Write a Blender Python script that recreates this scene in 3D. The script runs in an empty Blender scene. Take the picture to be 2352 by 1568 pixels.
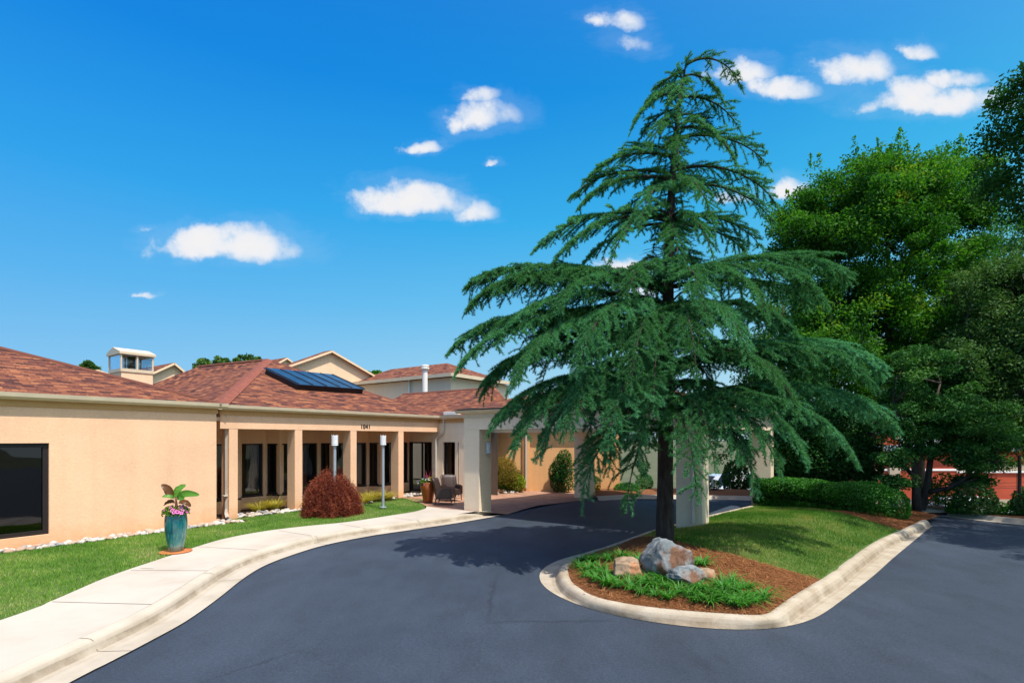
import bpy, bmesh, math, random
import numpy as np
from mathutils import Vector, Matrix, noise as mnoise
random.seed(7); RNG = np.random.default_rng(11)
SC = bpy.context.scene; COL = SC.collection
# ------------------------------------------------------------------ camera
F, CX, HY, EYE = 1200.0, 1176.0, 1007.0, 2.4          # photo geometry, photo taken as 2352 px wide
cam = bpy.data.objects.new('camera', bpy.data.cameras.new('camera')); COL.objects.link(cam)
cam.location = (0, 0, EYE); cam.rotation_euler = (math.radians(90), 0, 0)
cam.data.sensor_width = 36; cam.data.lens = 36*F/2352; cam.data.shift_y = (HY-784)/2352
cam.data.clip_end = 2000; cam.data.clip_start = 0.05
SC.camera = cam
# ------------------------------------------------------------------ sun, sky, exposure
SUN = Vector((0.328, -0.362, 1.0)).normalized()
EL = math.asin(SUN.z); AZ = math.atan2(SUN.x, SUN.y)
sl = bpy.data.lights.new('sun', 'SUN'); sl.energy = 4.6; sl.angle = math.radians(0.5); sl.color = (1.0, 0.94, 0.83)
so = bpy.data.objects.new('sun', sl); COL.objects.link(so); so.location = (20, -22, 60)
so.rotation_euler = SUN.to_track_quat('Z', 'Y').to_euler()
SC.view_settings.view_transform = 'Standard'; SC.view_settings.look = 'None'
SC.view_settings.gamma = 1.0; SC.view_settings.exposure = 0.42; SC.view_settings.use_curve_mapping = False

def ramp(N, stops):
    r = N.new('ShaderNodeValToRGB'); e = r.color_ramp.elements
    while len(e) < len(stops): e.new(.5)
    for i, (p, c) in enumerate(stops): e[i].position = p; e[i].color = (*c, 1)
    return r
def sky_world():
    w = bpy.data.worlds.new('World'); SC.world = w; w.use_nodes = True
    nt = w.node_tree; N = nt.nodes; L = nt.links; N.clear()
    out = N.new('ShaderNodeOutputWorld'); bg = N.new('ShaderNodeBackground'); L.new(bg.outputs[0], out.inputs[0])
    sky = N.new('ShaderNodeTexSky'); sky.sky_type = 'NISHITA'; sky.sun_disc = False
    sky.sun_elevation = EL; sky.sun_rotation = AZ; sky.air_density = 1.0; sky.dust_density = 0.35; sky.ozone_density = 3.0
    bg.inputs['Strength'].default_value = 0.115
    tc = N.new('ShaderNodeTexCoord'); sep = N.new('ShaderNodeSeparateXYZ'); L.new(tc.outputs['Generated'], sep.inputs[0])
    def M(op, a, b=None, c=None, clamp=False):
        n = N.new('ShaderNodeMath'); n.operation = op; n.use_clamp = clamp
        for i, v in enumerate((a, b, c)):
            if v is None: continue
            if isinstance(v, (int, float)): n.inputs[i].default_value = v
            else: L.new(v, n.inputs[i])
        return n.outputs[0]
    # deep summer blue: saturation of the clear sky
    rp = ramp(N, SKY); L.new(M('MAXIMUM', sep.outputs[2], 0.0), rp.inputs[0])
    gain = N.new('ShaderNodeMixRGB'); gain.blend_type = 'MULTIPLY'; gain.inputs[0].default_value = 1; L.new(rp.outputs[0], gain.inputs[1])
    lat = M('ADD', M('MULTIPLY', sep.outputs[0], SKY_LAT), SKY_GAIN); cg = N.new('ShaderNodeCombineXYZ'); L.new(M('ADD', M('MULTIPLY', sep.outputs[0], SKY_LAT*2.2), SKY_GAIN), cg.inputs[0]); L.new(lat, cg.inputs[1]); cg.inputs[2].default_value = SKY_GAIN
    L.new(cg.outputs[0], gain.inputs[2])
    hs = N.new('ShaderNodeMixRGB'); hs.inputs[0].default_value = SKY_MIX; L.new(sky.outputs[0], hs.inputs[1]); L.new(gain.outputs[0], hs.inputs[2])
    dt = N.new('ShaderNodeVectorMath'); dt.operation = 'DOT_PRODUCT'; L.new(tc.outputs['Generated'], dt.inputs[0]); dt.inputs[1].default_value = tuple(SUN)
    au = M('POWER', M('MAXIMUM', dt.outputs['Value'], 0.0), 5.0); ag = N.new('ShaderNodeCombineXYZ')
    for i_, v_ in enumerate((15.0, 13.6, 11.6)): L.new(M('MULTIPLY', au, v_), ag.inputs[i_])
    ad_ = N.new('ShaderNodeMixRGB'); ad_.blend_type = 'ADD'; ad_.inputs[0].default_value = 1; L.new(hs.outputs[0], ad_.inputs[1]); L.new(ag.outputs[0], ad_.inputs[2]); hs = ad_
    # clouds: soft blobs in the direction of view, x/y and z/y of the world direction
    y = M('MAXIMUM', sep.outputs[1], 0.02)
    a = M('DIVIDE', sep.outputs[0], y); b = M('DIVIDE', sep.outputs[2], y)
    cmb = N.new('ShaderNodeCombineXYZ'); L.new(a, cmb.inputs[0]); L.new(b, cmb.inputs[1])
    nz = N.new('ShaderNodeTexNoise'); nz.inputs['Scale'].default_value = 14.0; nz.inputs['Detail'].default_value = 9; nz.inputs['Roughness'].default_value = 0.58
    L.new(cmb.outputs[0], nz.inputs['Vector'])
    nz2 = N.new('ShaderNodeTexNoise'); nz2.inputs['Scale'].default_value = 4.5; nz2.inputs['Detail'].default_value = 3
    L.new(cmb.outputs[0], nz2.inputs['Vector'])
    wn = N.new('ShaderNodeTexNoise'); wn.inputs['Scale'].default_value = 7.0; wn.inputs['Detail'].default_value = 5; wn.inputs['Roughness'].default_value = 0.6; L.new(cmb.outputs[0], wn.inputs['Vector'])
    ws = N.new('ShaderNodeSeparateXYZ'); L.new(wn.outputs['Color'], ws.inputs[0])
    a0, b0 = a, b
    a = M('ADD', a0, M('MULTIPLY', M('SUBTRACT', ws.outputs[0], 0.5), 0.13)); b = M('ADD', b0, M('MULTIPLY', M('SUBTRACT', ws.outputs[1], 0.5), 0.075))
    total = None
    for (px, py, rx, ry, k) in CLOUDS:
        rx *= 1.16
        da = M('DIVIDE', M('SUBTRACT', a, (px-CX)/F), rx/F)
        db = M('SUBTRACT', b, (HY-py)/F)
        up = M('DIVIDE', M('MAXIMUM', db, 0.0), ry/F)
        dn = M('DIVIDE', M('MINIMUM', db, 0.0), ry*0.62/F)
        r2 = M('ADD', M('MULTIPLY', da, da), M('ADD', M('MULTIPLY', up, up), M('MULTIPLY', dn, dn)))
        v = M('MULTIPLY', M('SUBTRACT', 1.0, r2), k)
        total = v if total is None else M('MAXIMUM', total, v)
    nn = M('ADD', M('MULTIPLY', M('SUBTRACT', nz.outputs[0], 0.5), 2.3), M('MULTIPLY', M('SUBTRACT', nz2.outputs[0], 0.5), 0.9))
    d = M('ADD', M('MULTIPLY', total, 1.0), nn)
    mr = N.new('ShaderNodeMapRange'); mr.interpolation_type = 'SMOOTHSTEP'; mr.inputs['From Min'].default_value = -0.02; mr.inputs['From Max'].default_value = 0.95
    L.new(d, mr.inputs['Value'])
    fac = M('MULTIPLY', mr.outputs[0], M('GREATER_THAN', sep.outputs[1], 0.1))
    wz = N.new('ShaderNodeTexNoise'); wz.inputs['Scale'].default_value = 5.0; wz.inputs['Detail'].default_value = 7; wz.inputs['Roughness'].default_value = 0.68; wz.inputs['Distortion'].default_value = 0.6
    wm = N.new('ShaderNodeMapping'); wm.inputs['Scale'].default_value = (1, 2.4, 1); L.new(cmb.outputs[0], wm.inputs[0]); L.new(wm.outputs[0], wz.inputs['Vector'])
    hr = N.new('ShaderNodeMapRange'); hr.interpolation_type = 'SMOOTHSTEP'; hr.inputs['From Min'].default_value = -0.7; hr.inputs['From Max'].default_value = 1.0
    L.new(M('ADD', M('MAXIMUM', total, -2.2), M('MULTIPLY', M('SUBTRACT', wz.outputs[0], 0.42), 5.0)), hr.inputs['Value'])
    fac = M('MAXIMUM', fac, M('MULTIPLY', M('MULTIPLY', hr.outputs[0], 0.08), M('GREATER_THAN', sep.outputs[1], 0.1)))
    mx = N.new('ShaderNodeMixRGB'); L.new(fac, mx.inputs['Fac']); L.new(hs.outputs[0], mx.inputs['Color1'])
    cc = N.new('ShaderNodeMixRGB'); cc.inputs['Color1'].default_value = (4.6, 5.3, 6.2, 1); cc.inputs['Color2'].default_value = (5.9, 5.8, 5.85, 1)
    L.new(M('MULTIPLY', d, 0.8, clamp=True), cc.inputs['Fac']); L.new(cc.outputs[0], mx.inputs['Color2'])
    L.new(mx.outputs[0], bg.inputs[0])
SKY = [(0,(.47,.69,.84)),(.12,(.31,.63,.86)),(.24,(.14,.53,.86)),(.38,(.034,.42,.84)),(.55,(.003,.27,.76)),(.8,(.001,.165,.64))]; SKY_GAIN = 6.6; SKY_LAT = 1.5; SKY_MIX = .95
CLOUDS = [(520,565,170,58,1.0),(470,550,95,42,1.0),(950,460,135,55,1.0),(1085,478,55,35,.8),(1105,275,88,58,1.0),(1095,225,62,26,.75),(978,335,42,24,.9),
          (1425,55,58,32,.8),(1440,105,50,28,.35),(1720,170,70,40,.85),(1810,205,75,34,.9),(1960,165,105,55,.95),(2120,118,45,28,.7),
          (2160,240,180,52,1.05),(2100,215,100,50,.9),(2200,185,70,30,.8),(1830,440,45,30,.7),(1440,610,60,32,.9),(1480,655,90,40,.6),(1690,450,60,20,.5),(1140,380,18,9,.6),(340,668,22,8,.5),(335,522,22,8,.4)]
sky_world()

# ------------------------------------------------------------------ helpers
TH = math.atan2(834, F)
U = Vector((math.sin(TH), math.cos(TH), 0)); NV = Vector((math.cos(TH), -math.sin(TH), 0)); Z = Vector((0, 0, 1))
def gp(px, py, z=0.0):                                  # point of the ground at height z seen at a photo pixel
    y = (EYE-z)*F/(py-HY); return Vector(((px-CX)/F*y, y, z))
def at(px, py, y):                                      # point at distance y seen at a photo pixel
    return Vector(((px-CX)/F*y, y, EYE+(HY-py)*y/F))
OB = gp(497, 1200, .15); OB.z = 0
def P(a, b, z=0.0): return OB + U*a + NV*b + Z*z        # building frame: a along the facade, b out to the drive
def px2a(px, b):
    k = (px-CX)/F; q = OB+NV*b; return -(q.x-k*q.y)/(U.x-k*U.y)
def px2b(px, a):
    k = (px-CX)/F; q = OB+U*a; return -(q.x-k*q.y)/(NV.x-k*NV.y)
def zat(py, p): return EYE+(HY-py)*p.y/F                # height seen at photo row py at the distance of p
def ray(px, py, q, nrm):                                # where the view through a pixel meets a plane
    d = Vector(((px-CX)/F, 1, (HY-py)/F)); e = Vector((0, 0, EYE))
    return e + d*((q-e).dot(nrm)/d.dot(nrm))
def sm(x, a=0., b=1.):
    t = np.clip((x-a)/(b-a), 0, 1); return t*t*(3-2*t)

class MB:
    def __init__(s): s.v = []; s.f = []; s.uv = {}
    def add(s, vs, fs):
        o = len(s.v); s.v += [Vector(x) for x in vs]; s.f += [tuple(i+o for i in f) for f in fs]; return s
    def poly(s, vs, uv=None):
        o = len(s.v); s.v += [Vector(x) for x in vs]; s.f.append(tuple(range(o, o+len(vs))))
        if uv: s.uv[len(s.f)-1] = uv
        return s
    def hexa(s, c):                                     # 8 corners: bottom loop then top loop
        return s.add(c, [(3,2,1,0),(4,5,6,7),(0,1,5,4),(1,2,6,5),(2,3,7,6),(3,0,4,7)])
    def bx(s, a0, a1, b0, b1, z0, z1):                  # box in the building frame
        return s.hexa([P(a0,b0,z0),P(a0,b1,z0),P(a1,b1,z0),P(a1,b0,z0),P(a0,b0,z1),P(a0,b1,z1),P(a1,b1,z1),P(a1,b0,z1)])
    def box(s, c, ax, ay, az):                          # box from centre and half axes
        c = Vector(c); r = []
        for k in (-1, 1):
            for i, j in ((-1,-1),(1,-1),(1,1),(-1,1)): r.append(c+ax*i+ay*j+az*k)
        return s.hexa(r)
    def prism(s, pts, z0, z1):
        n = len(pts); o = len(s.v)
        for z in (z0, z1): s.v += [Vector((p[0], p[1], z)) for p in pts]
        s.f += [tuple(o+i for i in reversed(range(n))), tuple(o+n+i for i in range(n))]
        s.f += [(o+i, o+(i+1) % n, o+n+(i+1) % n, o+n+i) for i in range(n)]; return s
    def tube(s, pts, rad, n=8, cap=True):
        pts = [Vector(p) for p in pts]
        if not hasattr(rad, '__len__'): rad = [rad]*len(pts)
        o = len(s.v); t0 = (pts[1]-pts[0]).normalized(); x = t0.orthogonal().normalized()
        for i, p in enumerate(pts):
            t = (pts[min(i+1, len(pts)-1)]-pts[max(i-1, 0)]).normalized()
            x = (x-t*x.dot(t)).normalized(); y = t.cross(x)
            for k in range(n):
                g = 2*math.pi*k/n; s.v.append(p+(x*math.cos(g)+y*math.sin(g))*rad[i])
        for i in range(len(pts)-1):
            for k in range(n):
                s.f.append((o+i*n+k, o+i*n+(k+1) % n, o+(i+1)*n+(k+1) % n, o+(i+1)*n+k))
        if cap:
            s.f.append(tuple(o+k for k in reversed(range(n)))); m = o+(len(pts)-1)*n; s.f.append(tuple(m+k for k in range(n)))
        return s
    def lathe(s, c, prof, n=28, cap=True):
        c = Vector(c); o = len(s.v)
        for r, z in prof:
            for k in range(n):
                g = 2*math.pi*k/n; s.v.append(c+Vector((r*math.cos(g), r*math.sin(g), z)))
        for i in range(len(prof)-1):
            for k in range(n): s.f.append((o+i*n+k, o+i*n+(k+1) % n, o+(i+1)*n+(k+1) % n, o+(i+1)*n+k))
        if cap: s.f.append(tuple(o+k for k in reversed(range(n)))); m = o+(len(prof)-1)*n; s.f.append(tuple(m+k for k in range(n)))
        return s
WL = {}                                                 # world origin of every object
def tag(o, label=None, cat=None, group=None, kind=None):
    if label: o['label'] = label
    if cat: o['category'] = cat
    if group: o['group'] = group
    if kind: o['kind'] = kind
    return o
def thing(name, loc, label, cat, group=None):
    o = bpy.data.objects.new(name, None); COL.objects.link(o); o.location = loc; o.empty_display_size = .1
    WL[o.name] = Vector(loc); return tag(o, label, cat, group)
def link(name, me, mat, parent, origin, smooth):
    o = bpy.data.objects.new(name, me); COL.objects.link(o)
    for m in (mat if isinstance(mat, (list, tuple)) else [mat]): me.materials.append(m)
    if parent: o.parent = parent; WL[o.name] = WL[parent.name]
    else: o.location = origin; WL[o.name] = Vector(origin)
    if smooth: me.polygons.foreach_set('use_smooth', [True]*len(me.polygons))
    return o
def build(name, mb, mat, parent=None, origin=None, smooth=False, bevel=0, weld=False, auto=None):
    if parent: org = WL[parent.name]
    else: org = Vector(origin) if origin is not None else Vector((0, 0, 0))
    me = bpy.data.meshes.new(name); me.from_pydata([tuple(v-org) for v in mb.v], [], mb.f)
    if mb.uv:
        ul = me.uv_layers.new(name='UVMap')
        for fi, uvs in mb.uv.items():
            for k, li in enumerate(me.polygons[fi].loop_indices): ul.data[li].uv = uvs[k]
    if bevel or weld:
        bm = bmesh.new(); bm.from_mesh(me)
        if weld: bmesh.ops.remove_doubles(bm, verts=bm.verts, dist=1e-4)
        if bevel: bmesh.ops.bevel(bm, geom=[e for e in bm.edges if e.is_manifold and e.calc_face_angle(0) > .5], offset=bevel, segments=2, affect='EDGES', clamp_overlap=True)
        bmesh.ops.recalc_face_normals(bm, faces=bm.faces); bm.to_mesh(me); bm.free()
    o = link(name, me, mat, parent, org, smooth)
    return o
def npmesh(name, co, faces, mat, parent=None, origin=(0, 0, 0), tint=None, nv=3):
    """large mesh from arrays: co (N,3) world, faces (M,nv); tint: value per face"""
    org = np.array(WL[parent.name] if parent else origin, dtype=np.float64)
    me = bpy.data.meshes.new(name); co = np.asarray(co)-org; nf = len(faces)
    me.vertices.add(len(co)); me.vertices.foreach_set('co', co.astype(np.float32).ravel())
    me.loops.add(nf*nv); me.loops.foreach_set('vertex_index', np.asarray(faces, dtype=np.int32).ravel())
    me.polygons.add(nf); me.polygons.foreach_set('loop_start', np.arange(0, nf*nv, nv, dtype=np.int32))
    if tint is not None:
        at_ = me.attributes.new('tint', 'FLOAT', 'FACE'); at_.data.foreach_set('value', np.asarray(tint, dtype=np.float32))
    me.update(calc_edges=True); me.validate()
    return link(name, me, mat, parent, tuple(org), False)
def copy_tree(root, loc, rotz=0., label=None, scale=None):
    r = root.copy(); COL.objects.link(r); r.location = loc; r.rotation_euler = (0, 0, rotz)
    if label: r['label'] = label
    if scale: r.scale = scale
    for ch in list(root.children):
        c = ch.copy(); COL.objects.link(c); c.parent = r
        for g in list(ch.children): d = g.copy(); COL.objects.link(d); d.parent = c
    return r

# ------------------------------------------------------------------ materials
def nodes(name):
    m = bpy.data.materials.new(name); m.use_nodes = True; nt = m.node_tree
    return m, nt, nt.nodes, nt.links, nt.nodes['Principled BSDF']
def tex(N, L, kind, scale, detail=4, rough=.55, vec=None, stretch=None):
    t = N.new(kind)
    if 'Scale' in t.inputs: t.inputs['Scale'].default_value = scale
    if 'Detail' in t.inputs: t.inputs['Detail'].default_value = detail
    if 'Roughness' in t.inputs: t.inputs['Roughness'].default_value = rough
    if vec is None:
        tc = N.new('ShaderNodeTexCoord'); vec = tc.outputs['Object']
    if stretch:
        mp = N.new('ShaderNodeMapping'); mp.inputs['Scale'].default_value = stretch; L.new(vec, mp.inputs[0]); vec = mp.outputs[0]
    L.new(vec, t.inputs['Vector']); return t
def noisy(name, stops, scale=3, rough=.8, detail=5, bump=0., bscale=60, spec=.3, metal=0., stretch=None, coat=0., fine=0., fscale=150, nrough=.6):
    """principled with a noise colour ramp, optional fine speckle and bump"""
    m, nt, N, L, B = nodes(name)
    t = tex(N, L, 'ShaderNodeTexNoise', scale, detail, nrough, stretch=stretch)
    r = ramp(N, stops); L.new(t.outputs[0], r.inputs[0]); c = r.outputs[0]
    if fine:
        f = tex(N, L, 'ShaderNodeTexNoise', fscale, 3, .7); rr = ramp(N, [(.3, (1-fine,)*3), (.7, (1+fine,)*3)])
        L.new(f.outputs[0], rr.inputs[0]); mx = N.new('ShaderNodeMixRGB'); mx.blend_type = 'MULTIPLY'; mx.inputs[0].default_value = 1
        L.new(c, mx.inputs[1]); L.new(rr.outputs[0], mx.inputs[2]); c = mx.outputs[0]
    L.new(c, B.inputs['Base Color']); B.inputs['Roughness'].default_value = rough
    B.inputs['Specular IOR Level'].default_value = spec; B.inputs['Metallic'].default_value = metal
    if coat: B.inputs['Coat Weight'].default_value = coat; B.inputs['Coat Roughness'].default_value = .06
    if bump:
        b = N.new('ShaderNodeBump'); b.inputs['Strength'].default_value = bump; b.inputs['Distance'].default_value = .02
        h = tex(N, L, 'ShaderNodeTexNoise', bscale, 5, .65); L.new(h.outputs[0], b.inputs['Height']); L.new(b.outputs[0], B.inputs['Normal'])
    return m
def flat(name, c, rough=.6, spec=.3, metal=0.):
    k = .07; return noisy(name, [(.3, tuple(x*(1-k) for x in c)), (.7, tuple(min(1, x*(1+k)) for x in c))], 4, rough, 4, spec=spec, metal=metal)
def leafmat(name, stops, trans=.3, rough=.6, gloss=.012):
    m, nt, N, L, B = nodes(name); N.remove(B); out = N['Material Output']
    a = N.new('ShaderNodeAttribute'); a.attribute_name = 'tint'; r = ramp(N, stops); L.new(a.outputs['Fac'], r.inputs[0])
    d = N.new('ShaderNodeBsdfDiffuse'); L.new(r.outputs[0], d.inputs[0])
    t = N.new('ShaderNodeBsdfTranslucent'); br = N.new('ShaderNodeMixRGB'); br.blend_type = 'MULTIPLY'; br.inputs[0].default_value = 1; br.inputs[2].default_value = (1.3, 1.3, .6, 1)
    L.new(r.outputs[0], br.inputs[1]); L.new(br.outputs[0], t.inputs[0])
    s = N.new('ShaderNodeMixShader'); s.inputs[0].default_value = trans; L.new(d.outputs[0], s.inputs[1]); L.new(t.outputs[0], s.inputs[2])
    g = N.new('ShaderNodeBsdfGlossy'); g.inputs['Roughness'].default_value = rough; g.inputs[0].default_value = (.9, .9, .9, 1)
    s2 = N.new('ShaderNodeMixShader'); s2.inputs[0].default_value = gloss; L.new(s.outputs[0], s2.inputs[1]); L.new(g.outputs[0], s2.inputs[2])
    L.new(s2.outputs[0], out.inputs[0]); return m
def shingles(name, stops):
    m, nt, N, L, B = nodes(name); tc = N.new('ShaderNodeTexCoord')
    def brick(w, h, seed):
        mp = N.new('ShaderNodeMapping'); mp.inputs['Location'].default_value = (seed, seed*.37, 0); L.new(tc.outputs['UV'], mp.inputs[0])
        b = N.new('ShaderNodeTexBrick'); b.offset = .37; b.inputs['Scale'].default_value = 1; b.inputs['Brick Width'].default_value = w; b.inputs['Row Height'].default_value = h
        b.inputs['Color1'].default_value = (0, 0, 0, 1); b.inputs['Color2'].default_value = (1, 1, 1, 1); b.inputs['Mortar'].default_value = (.1, .1, .1, 1)
        b.inputs['Mortar Size'].default_value = .008; b.inputs['Mortar Smooth'].default_value = .3; L.new(mp.outputs[0], b.inputs['Vector']); return b
    b1 = brick(.26, .125, 0); b2 = brick(.34, .125, 3.1)
    n = tex(N, L, 'ShaderNodeTexNoise', 1.5, 4, .6, vec=tc.outputs['UV'], stretch=(1, 1.6, 1))
    mx = N.new('ShaderNodeMixRGB'); mx.inputs[0].default_value = .38; L.new(b1.outputs[0], mx.inputs[1]); L.new(b2.outputs[0], mx.inputs[2])
    m2 = N.new('ShaderNodeMixRGB'); m2.inputs[0].default_value = .36; L.new(mx.outputs[0], m2.inputs[1]); L.new(n.outputs[0], m2.inputs[2])
    r = ramp(N, stops); L.new(m2.outputs[0], r.inputs[0]); L.new(r.outputs[0], B.inputs['Base Color'])
    B.inputs['Roughness'].default_value = .95; B.inputs['Specular IOR Level'].default_value = .15
    bp = N.new('ShaderNodeBump'); bp.inputs['Strength'].default_value = .9; bp.inputs['Distance'].default_value = .025
    L.new(m2.outputs[0], bp.inputs['Height']); L.new(bp.outputs[0], B.inputs['Normal']); return m
def glassmat(name, tint=(.5, .5, .5), refl=.12):
    m, nt, N, L, B = nodes(name); N.remove(B); out = N['Material Output']
    t = N.new('ShaderNodeBsdfTransparent'); t.inputs[0].default_value = (*tint, 1)
    g = N.new('ShaderNodeBsdfGlossy'); g.inputs['Roughness'].default_value = .015; g.inputs[0].default_value = (.9, .93, 1, 1)
    nz = tex(N, L, 'ShaderNodeTexNoise', .8, 2); bp = N.new('ShaderNodeBump'); bp.inputs['Strength'].default_value = .03; bp.inputs['Distance'].default_value = .3
    L.new(nz.outputs[0], bp.inputs['Height']); L.new(bp.outputs[0], g.inputs['Normal'])
    lw = N.new('ShaderNodeLayerWeight'); lw.inputs[0].default_value = .25
    mr = N.new('ShaderNodeMapRange'); mr.inputs['To Min'].default_value = refl; mr.inputs['To Max'].default_value = .75; L.new(lw.outputs['Fresnel'], mr.inputs[0])
    s = N.new('ShaderNodeMixShader'); L.new(mr.outputs[0], s.inputs[0]); L.new(t.outputs[0], s.inputs[1]); L.new(g.outputs[0], s.inputs[2])
    L.new(s.outputs[0], out.inputs[0]); return m

M = {}
def stucco(name, c, k=.10, foot=None):
    m = noisy(name, [(.22, tuple(x*(1-k) for x in c)), (.5, c), (.8, tuple(min(1, x*(1+k*.8)) for x in c))], .7, .92, 7, bump=.30, bscale=17, spec=.12, fine=.06, fscale=24)
    nt = m.node_tree; N, L = nt.nodes, nt.links; B = N['Principled BSDF']; src = B.inputs['Base Color'].links[0].from_socket
    st = tex(N, L, 'ShaderNodeTexNoise', 2.2, 5, .6, stretch=(2.2, 2.2, .10)); rs = ramp(N, [(.30, (.86, .83, .80)), (.52, (1, 1, 1)), (1, (1.02, 1.02, 1.02))]); L.new(st.outputs[0], rs.inputs[0])
    mx = N.new('ShaderNodeMixRGB'); mx.blend_type = 'MULTIPLY'; mx.inputs[0].default_value = .28; L.new(src, mx.inputs[1]); L.new(rs.outputs[0], mx.inputs[2]); o = mx.outputs[0]
    if foot:
        tc = N.new('ShaderNodeTexCoord'); sp = N.new('ShaderNodeSeparateXYZ'); L.new(tc.outputs['Object'], sp.inputs[0]); nz = tex(N, L, 'ShaderNodeTexNoise', 2.5, 5, .65)
        ad = N.new('ShaderNodeMath'); ad.operation = 'MULTIPLY_ADD'; L.new(nz.outputs[0], ad.inputs[0]); ad.inputs[1].default_value = .8; L.new(sp.outputs[2], ad.inputs[2])
        mr = N.new('ShaderNodeMapRange'); mr.inputs['From Min'].default_value = .95; mr.inputs['From Max'].default_value = .50; mr.inputs['To Max'].default_value = .75; L.new(ad.outputs[0], mr.inputs[0])
        m2 = N.new('ShaderNodeMixRGB'); L.new(mr.outputs[0], m2.inputs[0]); L.new(o, m2.inputs[1]); m2.inputs[2].default_value = (*foot, 1); o = m2.outputs[0]
    L.new(o, B.inputs['Base Color']); return m
M['peach'] = stucco('peach_stucco', (.79, .495, .32), .13, (.66, .33, .15))
M['orange'] = stucco('orange_stucco', (.72, .40, .18))
M['cream'] = stucco('cream_stucco', (.80, .66, .49), .06)
M['pale'] = stucco('pale_stucco', (.78, .65, .49), .06)
M['gutter'] = flat('gutter_paint', (.60, .50, .36), .45)
M['spout'] = flat('downspout_paint', (.52, .48, .43), .45)
M['trim'] = flat('orange_trim', (.55, .30, .12), .7)
SH = [(.24, (.045, .021, .020)), (.36, (.10, .038, .028)), (.5, (.165, .058, .036)), (.64, (.235, .086, .044)), (.80, (.33, .14, .065))]
M['shingle'] = shingles('roof_shingles', SH)
M['cap'] = noisy('ridge_shingles', [(.3, (.16, .05, .035)), (.7, (.24, .075, .045))], 6, .9, stretch=(1, 1, 1), bump=.4)
M['dark_frame'] = flat('dark_bronze_frame', (.022, .016, .017), .4)
M['drip'] = flat('black_drip_edge', (.02, .012, .012), .6)
M['glass'] = glassmat('window_glass', (.42, .42, .42), .08)
M['glass_dark'] = glassmat('tinted_glass', (.10, .085, .05), .035)
M['pale_curtain'] = flat('pale_curtain_cloth', (.42, .37, .30), .9)
M['curtain'] = flat('curtain_cloth', (.13, .095, .065), .9)
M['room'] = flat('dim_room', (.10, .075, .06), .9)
M['brown'] = flat('brown_panel', (.10, .05, .025), .7)
M['white'] = flat('white_paint', (.75, .72, .68), .5)
M['steel'] = flat('galvanised_steel', (.36, .41, .46), .45, .5, .35)
M['lampwhite'] = flat('lamp_white', (.8, .8, .82), .35)
M['soil'] = noisy('soil', [(.3, (.03, .018, .01)), (.7, (.07, .04, .02))], 20, .95)
def asphalt():
    m, nt, N, L, B = nodes('asphalt')
    def mul(x, y, k=1.):
        q = N.new('ShaderNodeMixRGB'); q.blend_type = 'MULTIPLY'; q.inputs[0].default_value = k; L.new(x, q.inputs[1]); L.new(y, q.inputs[2]); return q.outputs[0]
    def rmp(t, st): r = ramp(N, st); L.new(t, r.inputs[0]); return r.outputs[0]
    g = lambda v: (v, v, v)
    col = rmp(tex(N, L, 'ShaderNodeTexNoise', .35, 5, .6).outputs[0], [(.3, (.022, .032, .050)), (.7, (.034, .047, .069))])
    col = mul(col, rmp(tex(N, L, 'ShaderNodeTexNoise', 1.3, 7, .7, stretch=(1, .45, 1)).outputs[0], [(.33, g(.80)), (.5, g(1.)), (.7, g(1.22))]))
    col = mul(col, rmp(tex(N, L, 'ShaderNodeTexNoise', 26, 4, .8).outputs[0], [(.32, g(.74)), (.5, g(1.)), (.70, g(1.42))]))
    f1 = tex(N, L, 'ShaderNodeTexNoise', 75, 3, .85); col = mul(col, rmp(f1.outputs[0], [(.3, g(.62)), (.52, g(1.)), (.72, g(1.9))]))
    vo = tex(N, L, 'ShaderNodeTexVoronoi', 9); sp = rmp(vo.outputs['Distance'], [(.05, g(1.)), (.085, g(0.))]); ms = rmp(tex(N, L, 'ShaderNodeTexNoise', 2.2, 3).outputs[0], [(.44, g(0.)), (.60, (.20, .20, .19))])
    q = N.new('ShaderNodeMixRGB'); q.blend_type = 'ADD'; q.inputs[0].default_value = 1; L.new(col, q.inputs[1]); L.new(mul(sp, ms), q.inputs[2]); col = q.outputs[0]
    # hairline cracks, in places only
    nd = tex(N, L, 'ShaderNodeTexNoise', 1.6, 5, .6); tc = N.new('ShaderNodeTexCoord'); vm = N.new('ShaderNodeMixRGB'); vm.inputs[0].default_value = .25; L.new(tc.outputs['Object'], vm.inputs[1]); L.new(nd.outputs['Color'], vm.inputs[2])
    cr = tex(N, L, 'ShaderNodeTexVoronoi', .33, vec=vm.outputs[0]); cr.feature = 'DISTANCE_TO_EDGE'; ck = rmp(cr.outputs['Distance'], [(.0, g(.66)), (.005, g(.78)), (.009, g(1.))])
    pm = rmp(tex(N, L, 'ShaderNodeTexNoise', .22, 2).outputs[0], [(.50, g(0.)), (.56, g(1.))]); q = N.new('ShaderNodeMixRGB'); q.blend_type = 'MULTIPLY'; L.new(pm, q.inputs[0]); L.new(col, q.inputs[1]); L.new(ck, q.inputs[2]); col = q.outputs[0]
    # oil and damp stains
    col = mul(col, rmp(tex(N, L, 'ShaderNodeTexNoise', .8, 4, .55, stretch=(1.4, .8, 1)).outputs[0], [(.24, g(.72)), (.36, g(1.))]))
    L.new(col, B.inputs['Base Color']); B.inputs['Roughness'].default_value = .74; B.inputs['Specular IOR Level'].default_value = .35
    b = N.new('ShaderNodeBump'); b.inputs['Strength'].default_value = .6; b.inputs['Distance'].default_value = .012; L.new(f1.outputs[0], b.inputs['Height']); L.new(b.outputs[0], B.inputs['Normal'])
    return m
M['asphalt'] = asphalt()
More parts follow.
